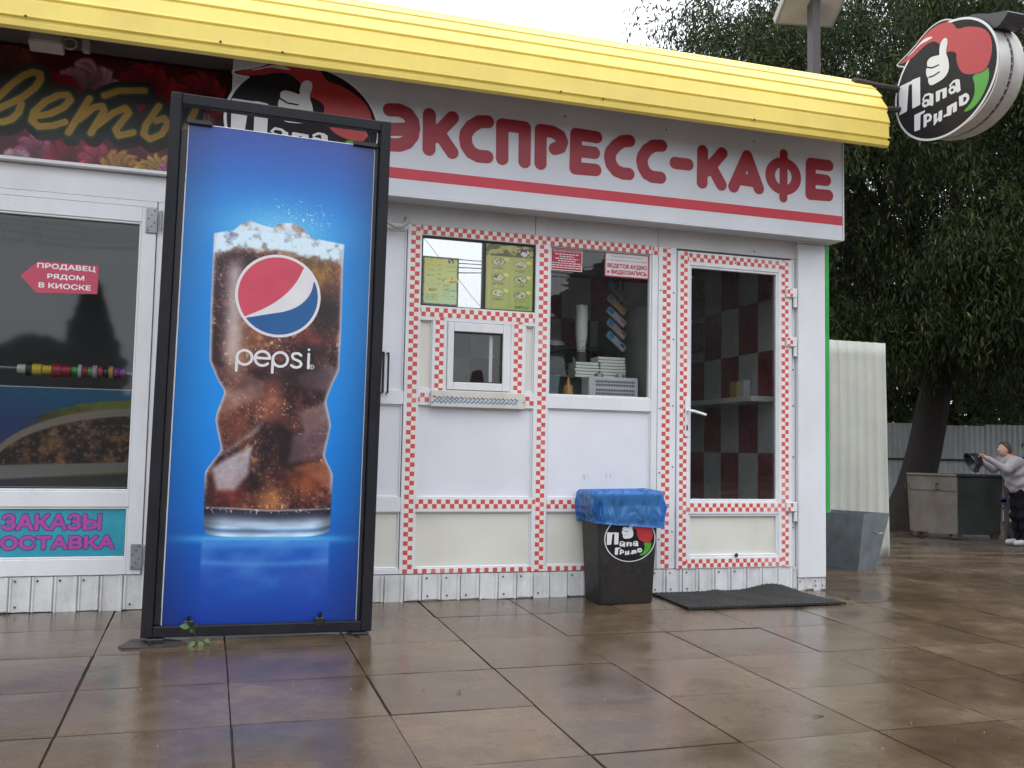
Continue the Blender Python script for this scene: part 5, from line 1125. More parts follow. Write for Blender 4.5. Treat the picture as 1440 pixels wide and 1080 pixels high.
for (x, n, dz, dx, lab) in ((2.42, 5, .021, .085, 'lower stack of white foam lunch boxes left of the taller one behind the grill'), (2.60, 7, .021, .095, 'taller stack of white foam lunch boxes behind the vent grill')):
    t = thing('lunch_box_stack', (x, .37, 1.41), lab, 'boxes')
    for k in range(n):
        o = rc_.uniform(-.006, .006); MB().prism([(x-dx+o, 1.41+dz*k), (x+dx+o, 1.41+dz*k), (x+dx+o+.006, 1.41+dz*k+.017), (x-dx+o-.006, 1.41+dz*k+.017)], lambda a, b, d: (a, d, b), .30, .44).build('lunch_box', M_foam, t)
    MB().box(x-dx*.8, x+dx*.8, .424, .44, 1.246, 1.408).build('stand', M_dark, t)
ms = thing('sauce_bottle', (2.245, .2, 1.245), 'yellow squeeze sauce bottle at the left of the counter', 'bottle')
MB().lathe([(0, 0), (.030, 0), (.031, .01), (.031, .085), (.024, .098), (.0, .10)], (2.245, .2, 1.245), 18).build('bottle', mat('mustard', (.52, .28, .05), .4), ms, smooth=True); MB().lathe([(.014, .098), (.012, .115), (.004, .150), (0, .151)], (2.245, .2, 1.245), 12).build('nozzle', mat('mustard', (.5, .3, .05)), ms)
tb = thing('blue_tub', (2.12, .3, 1.245), 'small blue grey plastic tub beside the sauce bottle', 'tub'); MB().prism([(2.06, 1.245), (2.185, 1.245), (2.20, 1.40), (2.045, 1.40)], lambda a, b, d: (a, d, b), .24, .40).build('tub_body', mat('tub_blue', (.16, .23, .27), .4), tb); MB().box(2.04, 2.205, .235, .405, 1.401, 1.412, .003).build('tub_rim', mat('tub_rim', (.25, .33, .37), .4), tb)
kt = thing('white_kettle', (2.32, .72, 1.45), 'rounded white container with lid behind the dark glass case', 'container')
MB().lathe([(0, 0), (.09, 0), (.10, .02), (.095, .16), (.085, .19), (.03, .21), (0, .212)], (2.33, .75, 1.50), 20).build('body', mat('kettle_white', (.5, .52, .52), .35), kt, smooth=True); MB().box(2.23, 2.43, .66, .86, 1.246, 1.498).build('stand', M_dark, kt)
sh = thing('glass_case', (2.3, .5, 1.245), 'dark curved glass display case on the cafe counter', 'display case')
cv = [(.02+.12*t, 1.42+.24*math.sin(t*1.55)) for t in np.linspace(0, 1, 8)]
MB().sheet([[(x, .66-.08*(1-t), z) for (q, z), t in zip(cv, np.linspace(0, 1, 8))] for x in (2.06, 2.68)]).build('case_glass', glass_mat('smoked_glass', (.25, .27, .30), 1.0), sh, smooth=True)
MB().tube([(2.06, .655, 1.50), (2.25, .66, 1.585), (2.45, .66, 1.655), (2.68, .655, 1.650)], .008).build('case_trim', M_screw, sh)
rk = thing('snack_rack', (2.70, .35, 1.60), 'rack of five tilted snack packets at the right of the display window', 'rack')
MB().tube([(2.725, .42, 1.246), (2.725, .42, 2.12)], .008).build('rack_pole', M_screw, rk)
for k, z in enumerate((2.02, 1.925, 1.84, 1.755, 1.67)):
    R_ = Matrix.Translation((2.655, .36, z)) @ Matrix.Rotation(math.radians(40), 4, 'Y') @ Matrix.Rotation(math.radians(-20), 4, 'X')
    pk = bxm(MB(), R_, -.085, .085, -.012, .012, -.026, .026, bev=.006).build('packet', mat('packet_%d' % k, [(.08, .09, .12), (.38, .26, .10), (.45, .40, .46), (.42, .30, .26), (.36, .40, .44)][k], .3), rk)
    bxm(MB(), R_, -.080, -.035, -.0132, -.0122, -.022, .022, bev=0).build('packet_print', mat('packet_blue', (.03, .22, .50), .3), pk); bxm(MB(), R_, .035, .07, -.0132, -.0122, -.006, .010, bev=0).build('packet_print', M_screw if k > 2 else mat('packet_orange', (.5, .14, .06), .3), pk)
yb_ = thing('snack_box', (3.85, .8, 1.339), 'small yellow box on the shelf seen through the cafe door', 'box'); MB().box(3.86, 3.93, .80, .90, 1.339, 1.475, .003).build('box_front', mat('box_yellow', (.55, .38, .08), .5), yb_); MB().box(3.885, 3.945, .74, .798, 1.339, 1.482, .003).build('box_side', M_cup, yb_)
nb = thing('wall_notice', (3.97, 1.62, 1.85), 'framed notice on the inner wall seen through the cafe door', 'notice'); MB().box(3.958, 3.974, 1.52, 1.86, 1.78, 2.02, .002).build('frame', M_dark, nb); MB().box(3.956, 3.9575, 1.535, 1.845, 1.795, 2.005).build('sheet', mat('notice_grey', (.3, .3, .3), .5), nb)
fr = thing('drinks_fridge', (3.35, 1.95, .15), 'dark drinks fridge at the back of the cafe', 'fridge'); MB().box(3.05, 3.62, 1.72, 2.15, .15, 1.75, .01).build('cabinet', M_dark, fr); MB().box(3.09, 3.58, 1.712, 1.719, .30, 1.62, .003).build('fridge_door', mat('fridge_grey', (.16, .17, .18), .3), fr)

# ------------------------------------------------------------------ right of the kiosk: sheet screen, steel box
M_sheetw = mat('pale_sheet', (.50, .505, .455), .5, var=.08, scale=3, dirt=.25, dirtcol=(.32, .30, .25))
sc_n = thing('sheet_screen', (4.95, 1.42, 0), 'pale ribbed metal sheet screen standing right of the kiosk', 'fence')
def ribbed(x0, x1, z0, z1, y, pitch=.10, depth=.014, fn=None, nz=10):
    n = int((x1-x0)/pitch*8); cols_ = []
    for i in range(n+1):
        x = x0+(x1-x0)*i/n; ph = (x/pitch) % 1; d = depth*sstep(.05, .18, np.float64(ph))*sstep(.60, .45, np.float64(ph)); cols_.append([(x, y-d, z0+(z1-z0)*j/nz) for j in range(nz+1)])
    if fn: cols_ = [[fn(*p) for p in c] for c in cols_]
    return MB().sheet(cols_)
def bent(x, y, z):
    t = max(0, (.9-z)/.9); return (x+.04*t*max(0, (x-5.2)/.5)*.7, y-.008*math.sin(z*3+x*2), z+(.012*math.sin(x*9) if z < .05 else 0))
so_ = ribbed(4.28, 5.735, .03, 1.93, 1.42, pitch=.095, fn=bent, nz=16).build('ribbed_sheet', M_sheetw, sc_n, smooth=True); md = so_.modifiers.new('t', 'SOLIDIFY'); md.thickness = .003
MB().box(4.3, 4.34, 1.44, 1.48, 0, 1.9).box(5.66, 5.70, 1.44, 1.48, -.03, 1.9).build('post', M_steel, sc_n); MB().box(4.3, 5.7, 1.441, 1.47, 1.36, 1.39).box(4.3, 5.7, 1.441, 1.47, .25, .28).build('rail', M_steel, sc_n)
screws([(5.02, 1.375), (5.55, 1.37), (5.30, .265), (5.63, .265)], sc_n, y=1.405, r=.009)
bxo = thing('steel_box', (5.15, 1.05, 0), 'tapered grey galvanised steel box in front of the pale sheet screen', 'box')
q0 = [(4.80, 1.36), (5.0, .80), (5.33, .93), (5.13, 1.45)]; cx_, cy_ = 5.08, 1.13
vs = [(cx_+(x-cx_)*.76, cy_+(y-cy_)*.76, gz(1)-.01) for x, y in q0]+[(cx_+(x-cx_)*1.10, cy_+(y-cy_)*1.10, .455) for x, y in q0]+[(cx_+(x-cx_)*1.05, cy_+(y-cy_)*1.05, .455) for x, y in q0]+[(cx_+(x-cx_)*.72, cy_+(y-cy_)*.72, .05) for x, y in q0]
fs = [(3, 2, 1, 0)]+[(a+4*k, (a+1) % 4+4*k, (a+1) % 4+4*k+4, a+4*k+4) for k in range(3) for a in range(4)]+[(12, 13, 14, 15)]
M_galv = mat('box_steel', (.19, .22, .245), .45, metal=.25, var=.2, scale=8, dirt=.4)
MB().add(vs, fs).build('box_body', M_galv, bxo); MB().tube([(5.14, .835, .31), (5.15, .80, .30), (5.22, .83, .30), (5.22, .865, .31)], .008).build('box_handle', M_steel, bxo)

# ------------------------------------------------------------------ far yard: fence, waste bins, cart
M_fence = mat('grey_fence', (.46, .49, .50), .5, var=.12, scale=1.5, dirt=.3); M_rust = mat('rail_rust', (.06, .04, .035), .8, var=.3)
FD = Vector((.953, -.303, 0)); FO = Vector((8.2, 13.2, -.42))
ff = thing('yard_fence', FO, 'grey ribbed metal fence closing the yard behind the waste container', 'fence'); ff.rotation_euler = (0, 0, math.atan2(FD.y, FD.x))
for k in range(11):
    ribbed(k*1.15, k*1.15+1.14, .02+.02*(k % 2), 2.06+.03*((k*3) % 2), 0, pitch=.115, nz=2).build('fence_sheet', M_fence, ff, local=True); MB().box(k*1.15-.03, k*1.15+.03, .02, .07, 0, 2.1).build('fence_post', M_rust, ff, local=True)
MB().box(0, 12.6, -.045, -.018, 1.30, 1.345).build('fence_rail', M_rust, ff, local=True); MB().box(0, 12.6, -.045, -.018, .30, .345).build('fence_rail', M_rust, ff, local=True)
M_binl = mat('bin_pale', (.12, .11, .092), .6, var=.25, scale=3.5, dirt=.9, dirtcol=(.10, .05, .03)); M_bind = mat('bin_dark', (.034, .037, .036), .8, var=.3, scale=3, dirt=.4, dirtcol=(.03, .026, .022), spec=.15)  # one container: pale tone on two faces, dark tone on the other two
wb = thing('waste_container', (11.85, 7.3, gz(7.3)), 'rust stained waste container with pale front and dark side beside the person', 'container')
c0, c1, c2 = Vector((11.62, 8.12, 0)), Vector((11.90, 7.28, 0)), Vector((12.62, 7.02, 0)); c3 = c0+(c2-c1); HB = 1.07; zg = gz(7.3)
ring = lambda k, z: [tuple((c1+c3)/2+((q-(c1+c3)/2)*k)+Vector((0, 0, zg+z))) for q in (c0, c1, c2, c3)]
lo_, hi_, hi2, in_ = ring(.93, .07), ring(1.0, HB), ring(.95, HB), ring(.88, .12)
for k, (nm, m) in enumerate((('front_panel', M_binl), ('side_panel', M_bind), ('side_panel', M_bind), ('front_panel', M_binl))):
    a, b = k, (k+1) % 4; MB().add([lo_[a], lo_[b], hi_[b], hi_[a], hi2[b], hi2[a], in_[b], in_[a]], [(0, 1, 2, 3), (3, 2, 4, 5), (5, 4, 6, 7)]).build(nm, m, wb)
MB().add(lo_, [(3, 2, 1, 0)]).build('base_plate', M_rust, wb)
for k in range(4):
    a, b = Vector(ring(1.015, HB-.025)[k]), Vector(ring(1.015, HB-.025)[(k+1) % 4]); MB().tube([a, b], .022, 8).build('rim', M_binl if k % 3 == 0 else M_bind, wb); MB().tube([Vector(lo_[k]), Vector(hi_[k])], .014, 6).build('corner_post', M_binl, wb)
    p_ = Vector(ring(.8, 0)[k]); MB().box(p_.x-.05, p_.x+.05, p_.y-.05, p_.y+.05, p_.z, p_.z+.071).build('foot', M_rust, wb)
a, b = Vector(ring(.985, .78)[0]), Vector(ring(.985, .78)[1]); MB().tube([a.lerp(b, .04), a.lerp(b, .96)], .008, 6).build('seam', M_rust, wb)
n_ = (b-a).cross(Vector((0, 0, 1))).normalized()
for t_ in (-.02, .62): q = a.lerp(b, t_)+Vector((0, 0, .12)); MB().tube([q-n_*.0, q+n_*.06, q+n_*.06-Vector((0, 0, .10)), q-Vector((0, 0, .10))], .012).build('lug', M_rust, wb)

crt = thing('blue_cart', (13.0, 6.6, gz(6.6)), 'blue metal cart standing behind the person in the yard', 'cart'); M_blue = mat('cart_blue', (.022, .03, .16), .5, var=.2); zc_ = gz(6.6)
for z in (.62, .66, 1.32): MB().box(12.35, 13.75, 6.75, 6.80, zc_+z-.03, zc_+z+.06).build('rail', M_blue, crt)
MB().box(12.38, 13.7, 6.80, 6.83, zc_+1.10, zc_+1.30).build('side_board', M_blue, crt)
for x in (12.4, 13.65): MB().box(x, x+.05, 6.74, 6.80, zc_, zc_+1.40).build('post', M_rust, crt)
for x in (12.55, 13.5): MB().tube([(x, 6.70, zc_+.16), (x, 6.74, zc_+.16)], .16, 18).build('wheel', M_rubber, crt)

# ------------------------------------------------------------------ street lamp behind the kiosk
lp = thing('lamp_post', (5.77, 2.5, gz(2.5)), 'square lamp head on a dark post rising behind the yellow roof', 'street lamp'); zl = gz(2.5)
MB().box(5.722, 5.815, 2.45, 2.55, zl, 5.62, .004).box(5.66, 5.88, 2.4, 2.6, zl, zl+.02).build('post', mat('post_brown', (.065, .055, .062), .5, var=.2), lp)
LR = Matrix.Translation((5.77, 2.5, 5.58)) @ Matrix.Rotation(math.radians(-12), 4, 'Z') @ Matrix.Rotation(math.radians(-28), 4, 'X')
bxm(MB(), LR, -.32, .32, -.30, .30, .0, .10, bev=.01).build('lamp_head', mat('lamp_head', (.38, .36, .36), .5), lp); bxm(MB(), LR, -.29, .29, -.27, .27, -.006, -.0005, bev=.002).build('diffuser', mat('diffuser', (.55, .53, .53), .4), lp)

# ------------------------------------------------------------------ willows
M_bark = mat('willow_bark', (.024, .018, .014), .9, var=.5, scale=5, bump=1.0, bscale=14)
nt_ = M_bark.node_tree; gb = N(nt_, 'ShaderNodeNewGeometry'); mpk = N(nt_, 'ShaderNodeMapping'); mpk.inputs['Scale'].default_value = (9, 9, 1.6); nbk = N(nt_, 'ShaderNodeTexNoise', Scale=1.0, Detail=6.0, Roughness=.7)
nt_.links.new(gb.outputs['Position'], mpk.inputs[0]); nt_.links.new(mpk.outputs[0], nbk.inputs['Vector']); bpk = N(nt_, 'ShaderNodeBump', Strength=1.0, Distance=.12); nt_.links.new(nbk.outputs['Fac'], bpk.inputs['Height']); nt_.links.new(bpk.outputs[0], nt_.nodes['Principled BSDF'].inputs['Normal'])
def leaf_mat(name, c0, c1):
    m = bpy.data.materials.new(name); m.use_nodes = True; nt = m.node_tree; L = nt.links.new; b = nt.nodes['Principled BSDF']; ge = N(nt, 'ShaderNodeNewGeometry')
    cr = N(nt, 'ShaderNodeValToRGB'); cr.color_ramp.elements[0].color = (*c0, 1); cr.color_ramp.elements[1].color = (*c1, 1); e = cr.color_ramp.elements.new(.93); e.color = (*c1, 1); cr.color_ramp.elements[2].color = (.16, .12, .03, 1)
    L(ge.outputs['Random Per Island'], cr.inputs[0]); L(cr.outputs[0], b.inputs['Base Color']); b.inputs['Roughness'].default_value = .6; b.inputs['Specular IOR Level'].default_value = .22
    tl = N(nt, 'ShaderNodeBsdfTranslucent'); L(cr.outputs[0], tl.inputs['Color']); mx = N(nt, 'ShaderNodeMixShader'); mx.inputs[0].default_value = .25
    L(b.outputs[0], mx.inputs[1]); L(tl.outputs[0], mx.inputs[2]); L(mx.outputs[0], nt.nodes['Material Output'].inputs[0]); return m
M_wleaf = leaf_mat('willow_leaf', (.011, .020, .006), (.044, .064, .018))
def strands(rg, clumps, n_str, n_leaf, Lf, Wf, droop=(.45, 1.25), spread=1.35):
    """drooping leafy shoots around clump centres; returns kite-shaped leaves as (n*4,3)"""
    out = []
    for (c, R) in clumps:
        n = n_str; dirs = rg.normal(size=(n, 3)); dirs[:, 2] = np.abs(dirs[:, 2])*.5; dirs /= np.linalg.norm(dirs, axis=1)[:, None]
        st_ = np.array(c)+dirs*R*rg.uniform(.1, 1., (n, 1))**.6; L_ = rg.uniform(*droop, n)
        out_d = dirs*np.array([1, 1, .3]); t = np.linspace(0, 1, n_leaf)[None, :, None]
        p = st_[:, None]+out_d[:, None]*spread*L_[:, None, None]*.55*t+np.array([0, 0, -1.])*L_[:, None, None]*(t**1.6)
        p = p+rg.normal(0, .07, p.shape)
        d = out_d[:, None]*.5*(1-t)+np.array([0, 0, -1.])*(.35+t)+rg.normal(0, .45, p.shape); d /= np.linalg.norm(d, axis=2)[..., None]
        s_ = np.cross(d, rg.normal(size=p.shape)); s_ /= np.linalg.norm(s_, axis=2)[..., None]+1e-6
        ll = Lf*rg.uniform(.6, 1.2, p.shape[:2])[..., None]; ww = Wf*rg.uniform(.7, 1.2, p.shape[:2])[..., None]
        q = np.stack([p, p+d*ll*.45+s_*ww*.5, p+d*ll, p+d*ll*.45-s_*ww*.5], 2); out.append(q.reshape(-1, 3))
    return np.concatenate(out)
def limb(mb, a, b, r0, r1, sag=.2, seed=0):
    r = random.Random(seed); a, b = Vector(a), Vector(b); pts = []
    for i in range(7):
        t = i/6; p = a.lerp(b, t); p.z += sag*math.sin(t*math.pi); p += Vector((r.uniform(-1, 1), r.uniform(-1, 1), r.uniform(-1, 1)))*.07*(0 < i < 6); pts.append(p)
    mb.tube(pts, [r0+(r1-r0)*i/6 for i in range(7)], 8)
rg = np.random.default_rng(11)
def willow(name, base, label, clumps, n_str, n_leaf, Lf, Wf, trunk_top, group=None, r0=.34):
    t = thing(name, base, label, 'tree', group); b = Vector(base); tp = b+Vector(trunk_top); mb = MB()
    pts = [b+(tp-b)*f_+Vector((.06*math.sin(f_*5), .05*math.cos(f_*4), 0)) for f_ in [i/8 for i in range(9)]]; pts[0].z -= .15
    mb.tube(pts, [r0*1.45, r0*1.15, r0*1.03, r0, r0*.97, r0*.95, r0*.93, r0*.9, r0*.8], 14)
    for k, (c, R) in enumerate(clumps[::3]): limb(mb, tp-Vector((0, 0, .3)), Vector([float(q) for q in c])*.85+tp*.15, r0*.38, .03, .4, k)
    mb.build('trunk', M_bark, t, smooth=True)
    V = strands(rg, clumps, n_str, n_leaf, Lf, Wf); V = V-np.array(base); quads('crown', V, M_wleaf, t); return t
def cl_ell(n, c, r, zmin, R=(.8, 1.4)):
    o = []
    while len(o) < n:
        d = rg.normal(size=3); d /= np.linalg.norm(d); p = np.array(c)+d*np.array(r)*rg.uniform(.25, 1)**.5
        if p[2] > zmin: o.append((p, rg.uniform(*R)))
    return o
main = cl_ell(84, (12.9, 8.9, 6.3), (5.2, 3.0, 4.6), 3.0)+[((x, y, z), 1.0) for x, y, z in ((13.6, 7.6, 3.3), (14.6, 7.4, 3.2), (12.6, 7.9, 3.5), (15.5, 7.8, 3.4), (11.6, 8.3, 3.3), (13.0, 8.3, 3.2), (14.4, 8.2, 3.1), (10.6, 9.0, 3.3), (14.0, 6.6, 3.2), (13.1, 6.4, 3.6), (15.0, 6.4, 3.3), (13.8, 5.6, 4.2), (12.4, 6.4, 4.6), (14.6, 5.2, 4.6))]+[((x, y, z), 1.25) for x, y, z in ((8.3, 9.0, 7.2), (9.0, 9.2, 6.4), (9.6, 8.8, 7.6), (10.2, 9.2, 6.6), (10.8, 8.8, 7.6), (9.2, 9.4, 8.4), (10.4, 9.2, 8.6), (8.4, 9.2, 8.6), (11.2, 8.8, 6.0), (11.6, 9.2, 8.6), (9.9, 9.6, 5.4), (11.0, 9.4, 4.8), (12.2, 9.0, 7.0), (12.0, 9.0, 5.2), (13.4, 8.6, 5.4), (13.8, 8.6, 7.0), (14.8, 8.4, 5.0), (15.0, 8.4, 6.4))]
willow('willow_tree', (12.55, 9.35, gz(9)), 'large drooping willow with thick leaning dark trunk behind the waste container', main, 58, 34, .15, .030, (1.0, .1, 3.0), r0=.32)
bk = cl_ell(40, (15.0, 15.5, 7.5), (4.3, 3.0, 6.4), 1.2, (1.2, 2.0))
willow('willow_tree', (14.6, 15.8, gz(9)), 'willow crown rising behind the yellow roof next to the white sky', bk, 56, 32, .21, .040, (.2, .1, 3.5), r0=.3)
bk2 = cl_ell(40, (19.5, 12.5, 6.5), (4.5, 3.0, 6.2), .8, (1.2, 2.0))
willow('willow_tree', (19.5, 12.9, gz(9)), 'dense willow beyond the grey yard fence at the right edge', bk2, 56, 32, .21, .040, (.2, .1, 3.2), r0=.3)

bk3 = cl_ell(34, (17.4, 3.6, 5.6), (4.2, 3.4, 4.4), 2.0, (1.2, 1.9))  # tree beyond the frame, inferred from dark wet reflections, added to shade the yard
willow('willow_tree', (17.6, 3.8, gz(4)), 'added willow shading the yard from the right, only its outer twigs in view', bk3, 50, 30, .21, .040, (.2, .1, 3.0), r0=.3)

g6 = np.random.default_rng(19); nw = 60000; tx = g6.uniform(-2, 46, nw); pw = np.stack([tx*.953+3, 27-tx*.303+g6.normal(0, 1.6, nw), gz(9)+g6.uniform(0, 1, nw)**1.1*(7.5+1.6*np.sin(tx*.8)+1.1*np.sin(tx*2.3))*sstep(2., 9., tx)], 1)
dw = g6.normal(size=(nw, 3)); dw /= np.linalg.norm(dw, axis=1)[:, None]; sw = np.cross(dw, g6.normal(size=(nw, 3))); sw /= np.linalg.norm(sw, axis=1)[:, None]
fw = quads('far_wood', np.stack([pw, pw+dw*.22+sw*.11, pw+dw*.45, pw+dw*.22-sw*.11], 1).reshape(-1, 3), M_wleaf); tag(fw, 'dark mass of trees far behind the yard fence', 'wood', kind='stuff')

# ------------------------------------------------------------------ street behind the viewer, seen mirrored in the panes
M_con = leaf_mat('spruce_leaf', (.030, .042, .028), (.075, .09, .055))
def spruce(h_, rad, n, seed, conic):
    g_ = np.random.default_rng(seed); z = h_*(.01+.99*g_.random(n)**(1.3 if conic else .8)); f_ = (1-z/h_) if conic else np.sqrt(np.clip(1-((z/h_-.45)/.55)**2, .02, 1))
    th = g_.uniform(0, 6.283, n); lob = 1+.25*np.sin(th*5+z*2.)+.2*np.sin(z*7); r = rad*f_*lob*g_.uniform(.35, 1, n)**.5
    p = np.stack([r*np.cos(th), r*np.sin(th), z], 1); d = np.stack([np.cos(th), np.sin(th), -.5*np.ones(n)], 1)+g_.normal(0, .4, (n, 3)); d /= np.linalg.norm(d, axis=1)[:, None]; s_ = np.cross(d, g_.normal(size=(n, 3))); s_ /= np.linalg.norm(s_, axis=1)[:, None]
    L_ = .44*g_.uniform(.6, 1.3, (n, 1)); return np.stack([p, p+d*L_*.5+s_*.13, p+d*L_, p+d*L_*.5-s_*.13], 1).reshape(-1, 3)
protos = []
for k, (h_, rad, con) in enumerate(((9.5, 2.1, True), (8.2, 2.6, False), (11, 2.4, True))):
    me = quads('crown', spruce(h_, rad, 15000, 40+k, con), M_con).data; bpy.data.objects.remove(bpy.data.objects['crown' if k == 0 and False else [o.name for o in bpy.data.objects if o.data == me][0]])
    tm = MB().tube([(0, 0, -.2), (0, 0, h_*.5), (0, 0, h_*.92)], [.2, .13, .03], 8).build('trunk', M_bark); tme = tm.data; bpy.data.objects.remove(tm); protos.append((me, tme))
rt = random.Random(21)
for k in range(32):
    x = -38+2.6*k+rt.uniform(-1, 1); y = -38+rt.uniform(-4, 3)
    t = thing('street_tree', (x, y, gz(-8)), 'dark tree in the row mirrored in the kiosk glass', 'tree', 'trees across the street'); me, tme = protos[rt.randrange(3)]
    t.rotation_euler = (0, 0, rt.uniform(0, 6)); s_ = rt.uniform(.72, 1.0)*(.80 if x < 5 else .60 if x < 20.0 else 1.7); t.scale = (s_*1.15, s_*1.15, s_)
    link('crown', me, None, t); link('trunk', tme, None, t)
g5 = np.random.default_rng(9); nb_ = 26000; pb = np.stack([g5.uniform(-60, 75, nb_), -46+g5.normal(0, 1.3, nb_), gz(-8)+g5.uniform(0, 1, nb_)**1.2*3.4], 1); pb[:, 2] *= .8+.25*np.sin(pb[:, 0]*.7)+.15*np.sin(pb[:, 0]*1.9)
db = g5.normal(size=(nb_, 3)); db /= np.linalg.norm(db, axis=1)[:, None]; sb2 = np.cross(db, g5.normal(size=(nb_, 3))); sb2 /= np.linalg.norm(sb2, axis=1)[:, None]
hb_ = quads('far_bushes', np.stack([pb, pb+db*.35+sb2*.22, pb+db*.7, pb+db*.35-sb2*.22], 1).reshape(-1, 3), M_con); tag(hb_, 'dark bushes along the far side of the street', 'bushes', kind='stuff')
M_cable = mat('cable_black', (.02, .02, .02), .6)
def cable(a, b, sag, r=.018, label=''):
    a, b = Vector(a), Vector(b); o = MB().tube([a.lerp(b, i/24)-Vector((0, 0, sag*4*(i/24)*(1-i/24))) for i in range(25)], r, 5).build('overhead_cable', M_cable)
    tag(o, 'thin black overhead cable mirrored in the kiosk panes', 'cable', 'cables over the street')
for k in range(4): cable((-30, -17-1.5*k, 5.6+.8*k), (34, -16-1.8*k, 6.2+.5*k), .7+.2*k, .011)
for x in (-13.5, -10.2):
    t = thing('street_light', (x, -30, gz(-8)), 'curved street light mirrored in the flower kiosk door', 'street lamp', 'street lights across the street')
    MB().tube([(x, -30, gz(-8)), (x, -30, 5.5), (x+.3, -30, 6.4), (x+.9, -30, 6.8), (x+1.5, -30, 6.85)], .08, 8).build('pole', M_steel, t); MB().box(x+1.4, x+2.0, -30.15, -29.85, 6.76, 6.9, .03).build('lamp_head', M_steel, t)

# ------------------------------------------------------------------ person emptying a basin
pp = Vector((12.06, 6.27, gz(6.3))); per = thing('person', pp, 'person in pale grey sweater and dark trousers tipping a dark basin over the waste container', 'person')
per.rotation_euler = (0, 0, math.atan2(.303, -.953)); per.scale = (1.03, 1.08, 1.0)                       # local +X is the way the person faces
M_skin = mat('skin', (.42, .25, .18), .5, var=.05); M_sweat = mat('sweater', (.30, .275, .29), .9, var=.1, scale=20, bump=.4); M_trous = mat('trousers', (.008, .008, .012), .9, var=.3, spec=.1); M_hair = mat('hair', (.055, .03, .018), .6, var=.3, bump=.6); M_shoe = mat('shoe', (.36, .36, .36), .5)
SH_, EL_, WR_ = (.06, .175, 1.30), (.25, .205, 1.17), (.45, .15, 1.335)
sg = lambda p, s_: (p[0], p[1]*s_, p[2])
def arms(P, d, r, hand):
    for s_ in (-1, 1):
        d = smin(d, cone3(P, sg(SH_, s_), sg(EL_, s_), r[0], r[1]), .05); d = smin(d, cone3(P, sg(EL_, s_), sg(WR_, s_), r[1], r[2]), .02)
        if hand:
            d = smin(d, cone3(P, sg(WR_, s_), (.515, .125*s_, 1.37), .027, .030), .02)
            for k in range(4):
                y = (.150-.020*k); z0 = 1.392-.013*k; d = smin(d, cone3(P, (.525, y*s_, z0), (.566, (y-.012)*s_, z0-.004), .0105, .0098), .006); d = smin(d, cone3(P, (.566, (y-.012)*s_, z0-.004), (.580-.004*abs(k-1), (y-.030)*s_, z0-.03), .0098, .0085), .004)
            d = smin(d, cone3(P, (.49, .112*s_, 1.385), (.525, .085*s_, 1.405), .012, .0095), .008)
    return d
def torso(P, e):
    d = ell3(P, (-.01, 0, .90), (.15, .19, .17)); d = smin(d, ell3(P, (.0, 0, 1.05), (.145, .18, .17)), .08); d = smin(d, ell3(P, (.03, 0, 1.22), (.145, .19, .16)), .08)-e
    return smin(d, cone3(P, (.05, -.13, 1.325), (.05, .13, 1.325), .06+e, .06+e), .07)
def legs(P, d, e):
    for s_ in (-1, 1):
        d = smin(d, cone3(P, (0, .09*s_, .82), (.03, .10*s_, .46), .10+e, .062+e), .05); d = smin(d, cone3(P, (.03, .10*s_, .46), (-.03, .105*s_, .09), .062+e, .042+e), .03)
    return d
HC = (.125, 0, 1.485)
def head(P, e): return smin(ell3(P, HC, (.088+e, .074+e, .105+e)), ell3(P, (.145, 0, 1.44), (.06+e*.5, .055+e*.5, .065+e*.5)), .03)
def hip(P):
    Q = P.copy(); Q[..., 0] += .13*np.clip((1.32-P[..., 2])/.5, 0, 1)-.03*np.clip((.5-P[..., 2])/.5, 0, 1); return Q
def bodyf(P):
    P = hip(P)
    d = torso(P, 0); d = legs(P, d, 0); d = arms(P, d, (.055, .044, .030), True); d = smin(d, cone3(P, (.06, 0, 1.33), (.10, 0, 1.43), .058, .052), .04); d = smin(d, head(P, 0), .015)
    d = smin(d, cone3(P, (.205, 0, 1.49), (.228, 0, 1.468), .010, .014), .012)                                # nose
    for s_ in (-1, 1):
        d = smin(d, ell3(P, (.115, .076*s_, 1.48), (.02, .010, .03)), .006); d = np.maximum(d, -ell3(P, (.212, .03*s_, 1.505), (.012, .016, .009)))   # ears, eye sockets
        d = smin(d, cone3(P, (-.04, .105*s_, .05), (.12, .11*s_, .03), .042, .03), .03)
    return smin(np.maximum(d, -cone3(P, (.218, -.02, 1.433), (.218, .02, 1.433), .006, .006)), 0*d+1, .001)
blob('body', bodyf, (-.36, -.30, -.02), (.64, .30, 1.63), .0095, M_skin, per)
blob('sweater', lambda P: np.maximum(np.maximum(arms(hip(P), torso(hip(P), .03+.012*np.sin(P[..., 2]*38+P[..., 0]*22)*np.sin(P[..., 1]*20+1)), (.085, .066, .043), False), .80+.02*np.sin(P[..., 0]*30)-P[..., 2]), P[..., 2]-1.372), (-.40, -.32, .74), (.50, .32, 1.42), .012, M_sweat, per)
blob('trousers', lambda P: np.maximum(np.maximum(legs(hip(P), ell3(hip(P), (-.012, 0, .86), (.165, .2, .16)), .024+.008*np.sin(P[..., 2]*34+P[..., 0]*18)), .045-P[..., 2]), P[..., 2]-.95), (-.40, -.28, .02), (.25, .28, .98), .013, M_trous, per)
blob('hair', lambda P: np.maximum(head(P, .02), (P[..., 0]-.150)-.9*(P[..., 2]-1.535)*(P[..., 2] > 1.535)-.55*(P[..., 2]-1.535)*(P[..., 2] <= 1.535)), (-.02, -.13, 1.36), (.26, .13, 1.64), .009, M_hair, per)
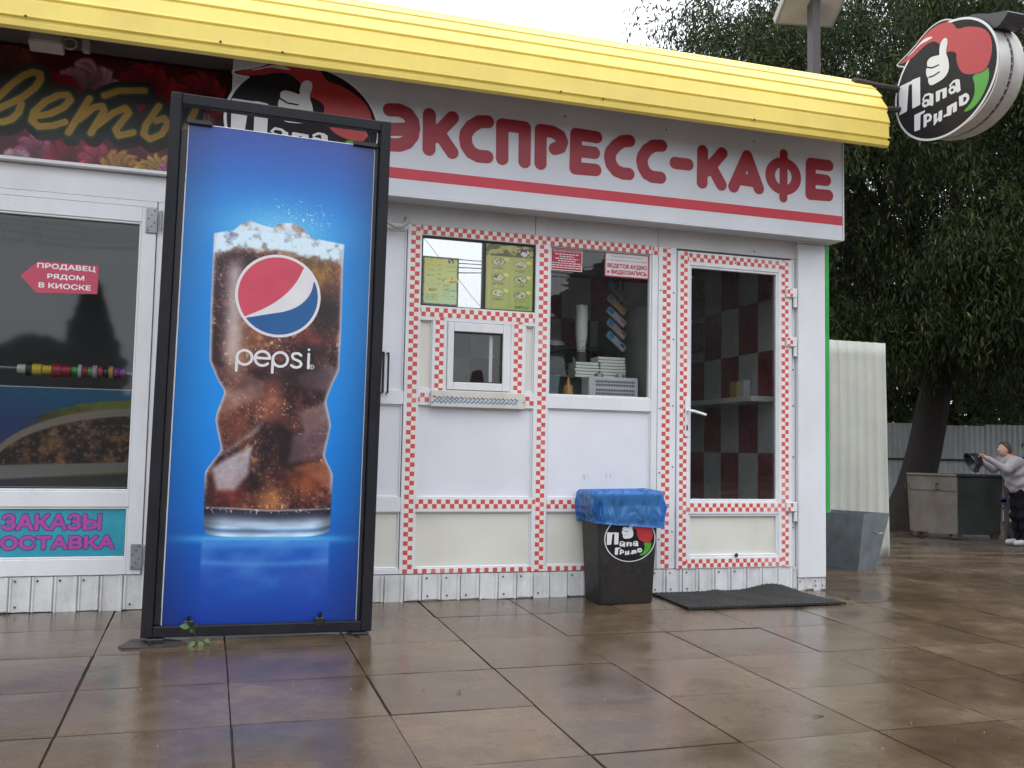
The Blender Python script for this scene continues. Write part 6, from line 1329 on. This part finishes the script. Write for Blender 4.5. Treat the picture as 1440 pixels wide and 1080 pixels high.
for s_ in (-1, 1): blob('shoe', lambda P: np.maximum(smin(cone3(hip(P), (-.055, .105*s_, .05), (.13, .112*s_, .036), .052, .042), cone3(hip(P), (-.04, .105*s_, .05), (-.04, .105*s_, .09), .05, .05), .02), -P[..., 2]), (-.30, -.2, -.01), (.22, .2, .16), .011, M_shoe, per)
F_ = Vector((-.953, .303, 0)); bc = pp+F_*.578+Vector((0, 0, 1.30))
bs = thing('basin', bc, 'dark plastic basin held tipped over the waste container', 'basin'); Mx = Matrix.Rotation(math.atan2(.303, -.953), 4, 'Z') @ Matrix.Rotation(math.radians(118), 4, 'Y')
o = MB().lathe([(r_*.86, z_*.9) for r_, z_ in ((0, 0), (.115, 0), (.125, .01), (.185, .15), (.20, .152), (.20, .165), (.178, .160), (.115, .015), (0, .012))], (0, 0, -.06), 28, mtx=Mx).build('basin_body', mat('basin_dark', (.018, .019, .022), .25, var=.2), bs, smooth=True, local=True)

# ------------------------------------------------------------------ grit and specks on the paving
g8 = np.random.default_rng(4); ng = 420; gp = np.stack([g8.uniform(-1.4, 6.5, ng), -4.2+4.1*g8.random(ng)**.7, np.zeros(ng)], 1); gp[:, 2] = [gz(y)+.001 for y in gp[:, 1]]
gs = g8.uniform(.0015, .0045, (ng, 1)); ga = g8.uniform(0, 6.28, ng); gv = np.stack([gp+gs*np.stack([np.cos(ga+k*2.094), np.sin(ga+k*2.094), np.zeros(ng)], 1) for k in range(3)]+[gp+np.array([0, 0, 1])*gs], 1)
me = bpy.data.meshes.new('grit'); me.from_pydata(gv.reshape(-1, 3).tolist(), [], [f for i in range(ng) for f in ((4*i, 4*i+1, 4*i+3), (4*i+1, 4*i+2, 4*i+3), (4*i+2, 4*i, 4*i+3))])
gt = link('grit', me, mat('grit', (.16, .14, .11), .8, island=.8)); tag(gt, 'scattered grit on the wet paving', 'grit', kind='stuff')
M_fall = mat('fallen_leaf', (.10, .075, .02), .6, var=.3, island=.3)
for k, (x, y, lab) in enumerate(((3.95, -.36, 'curled brown willow leaf right of the rubber mat'), (4.3, -.12, 'thin brown twig of leaf near the white column'), (1.0, -1.9, 'small brown leaf on the paving right of the poster stand'), (2.2, -2.5, 'small brown leaf on the near paving below the litter bin'))):
    v_, f_ = leafmesh((0, 0, .006), (math.cos(k*2.1), math.sin(k*2.1), .05), .07+.02*(k % 2), .014, (0, 0, 1)); o = MB().add(v_, f_).build('fallen_leaf', M_fall, smooth=True); o.location = (x, y, gz(y)); tag(o, lab, 'leaf', 'fallen leaves on the paving')
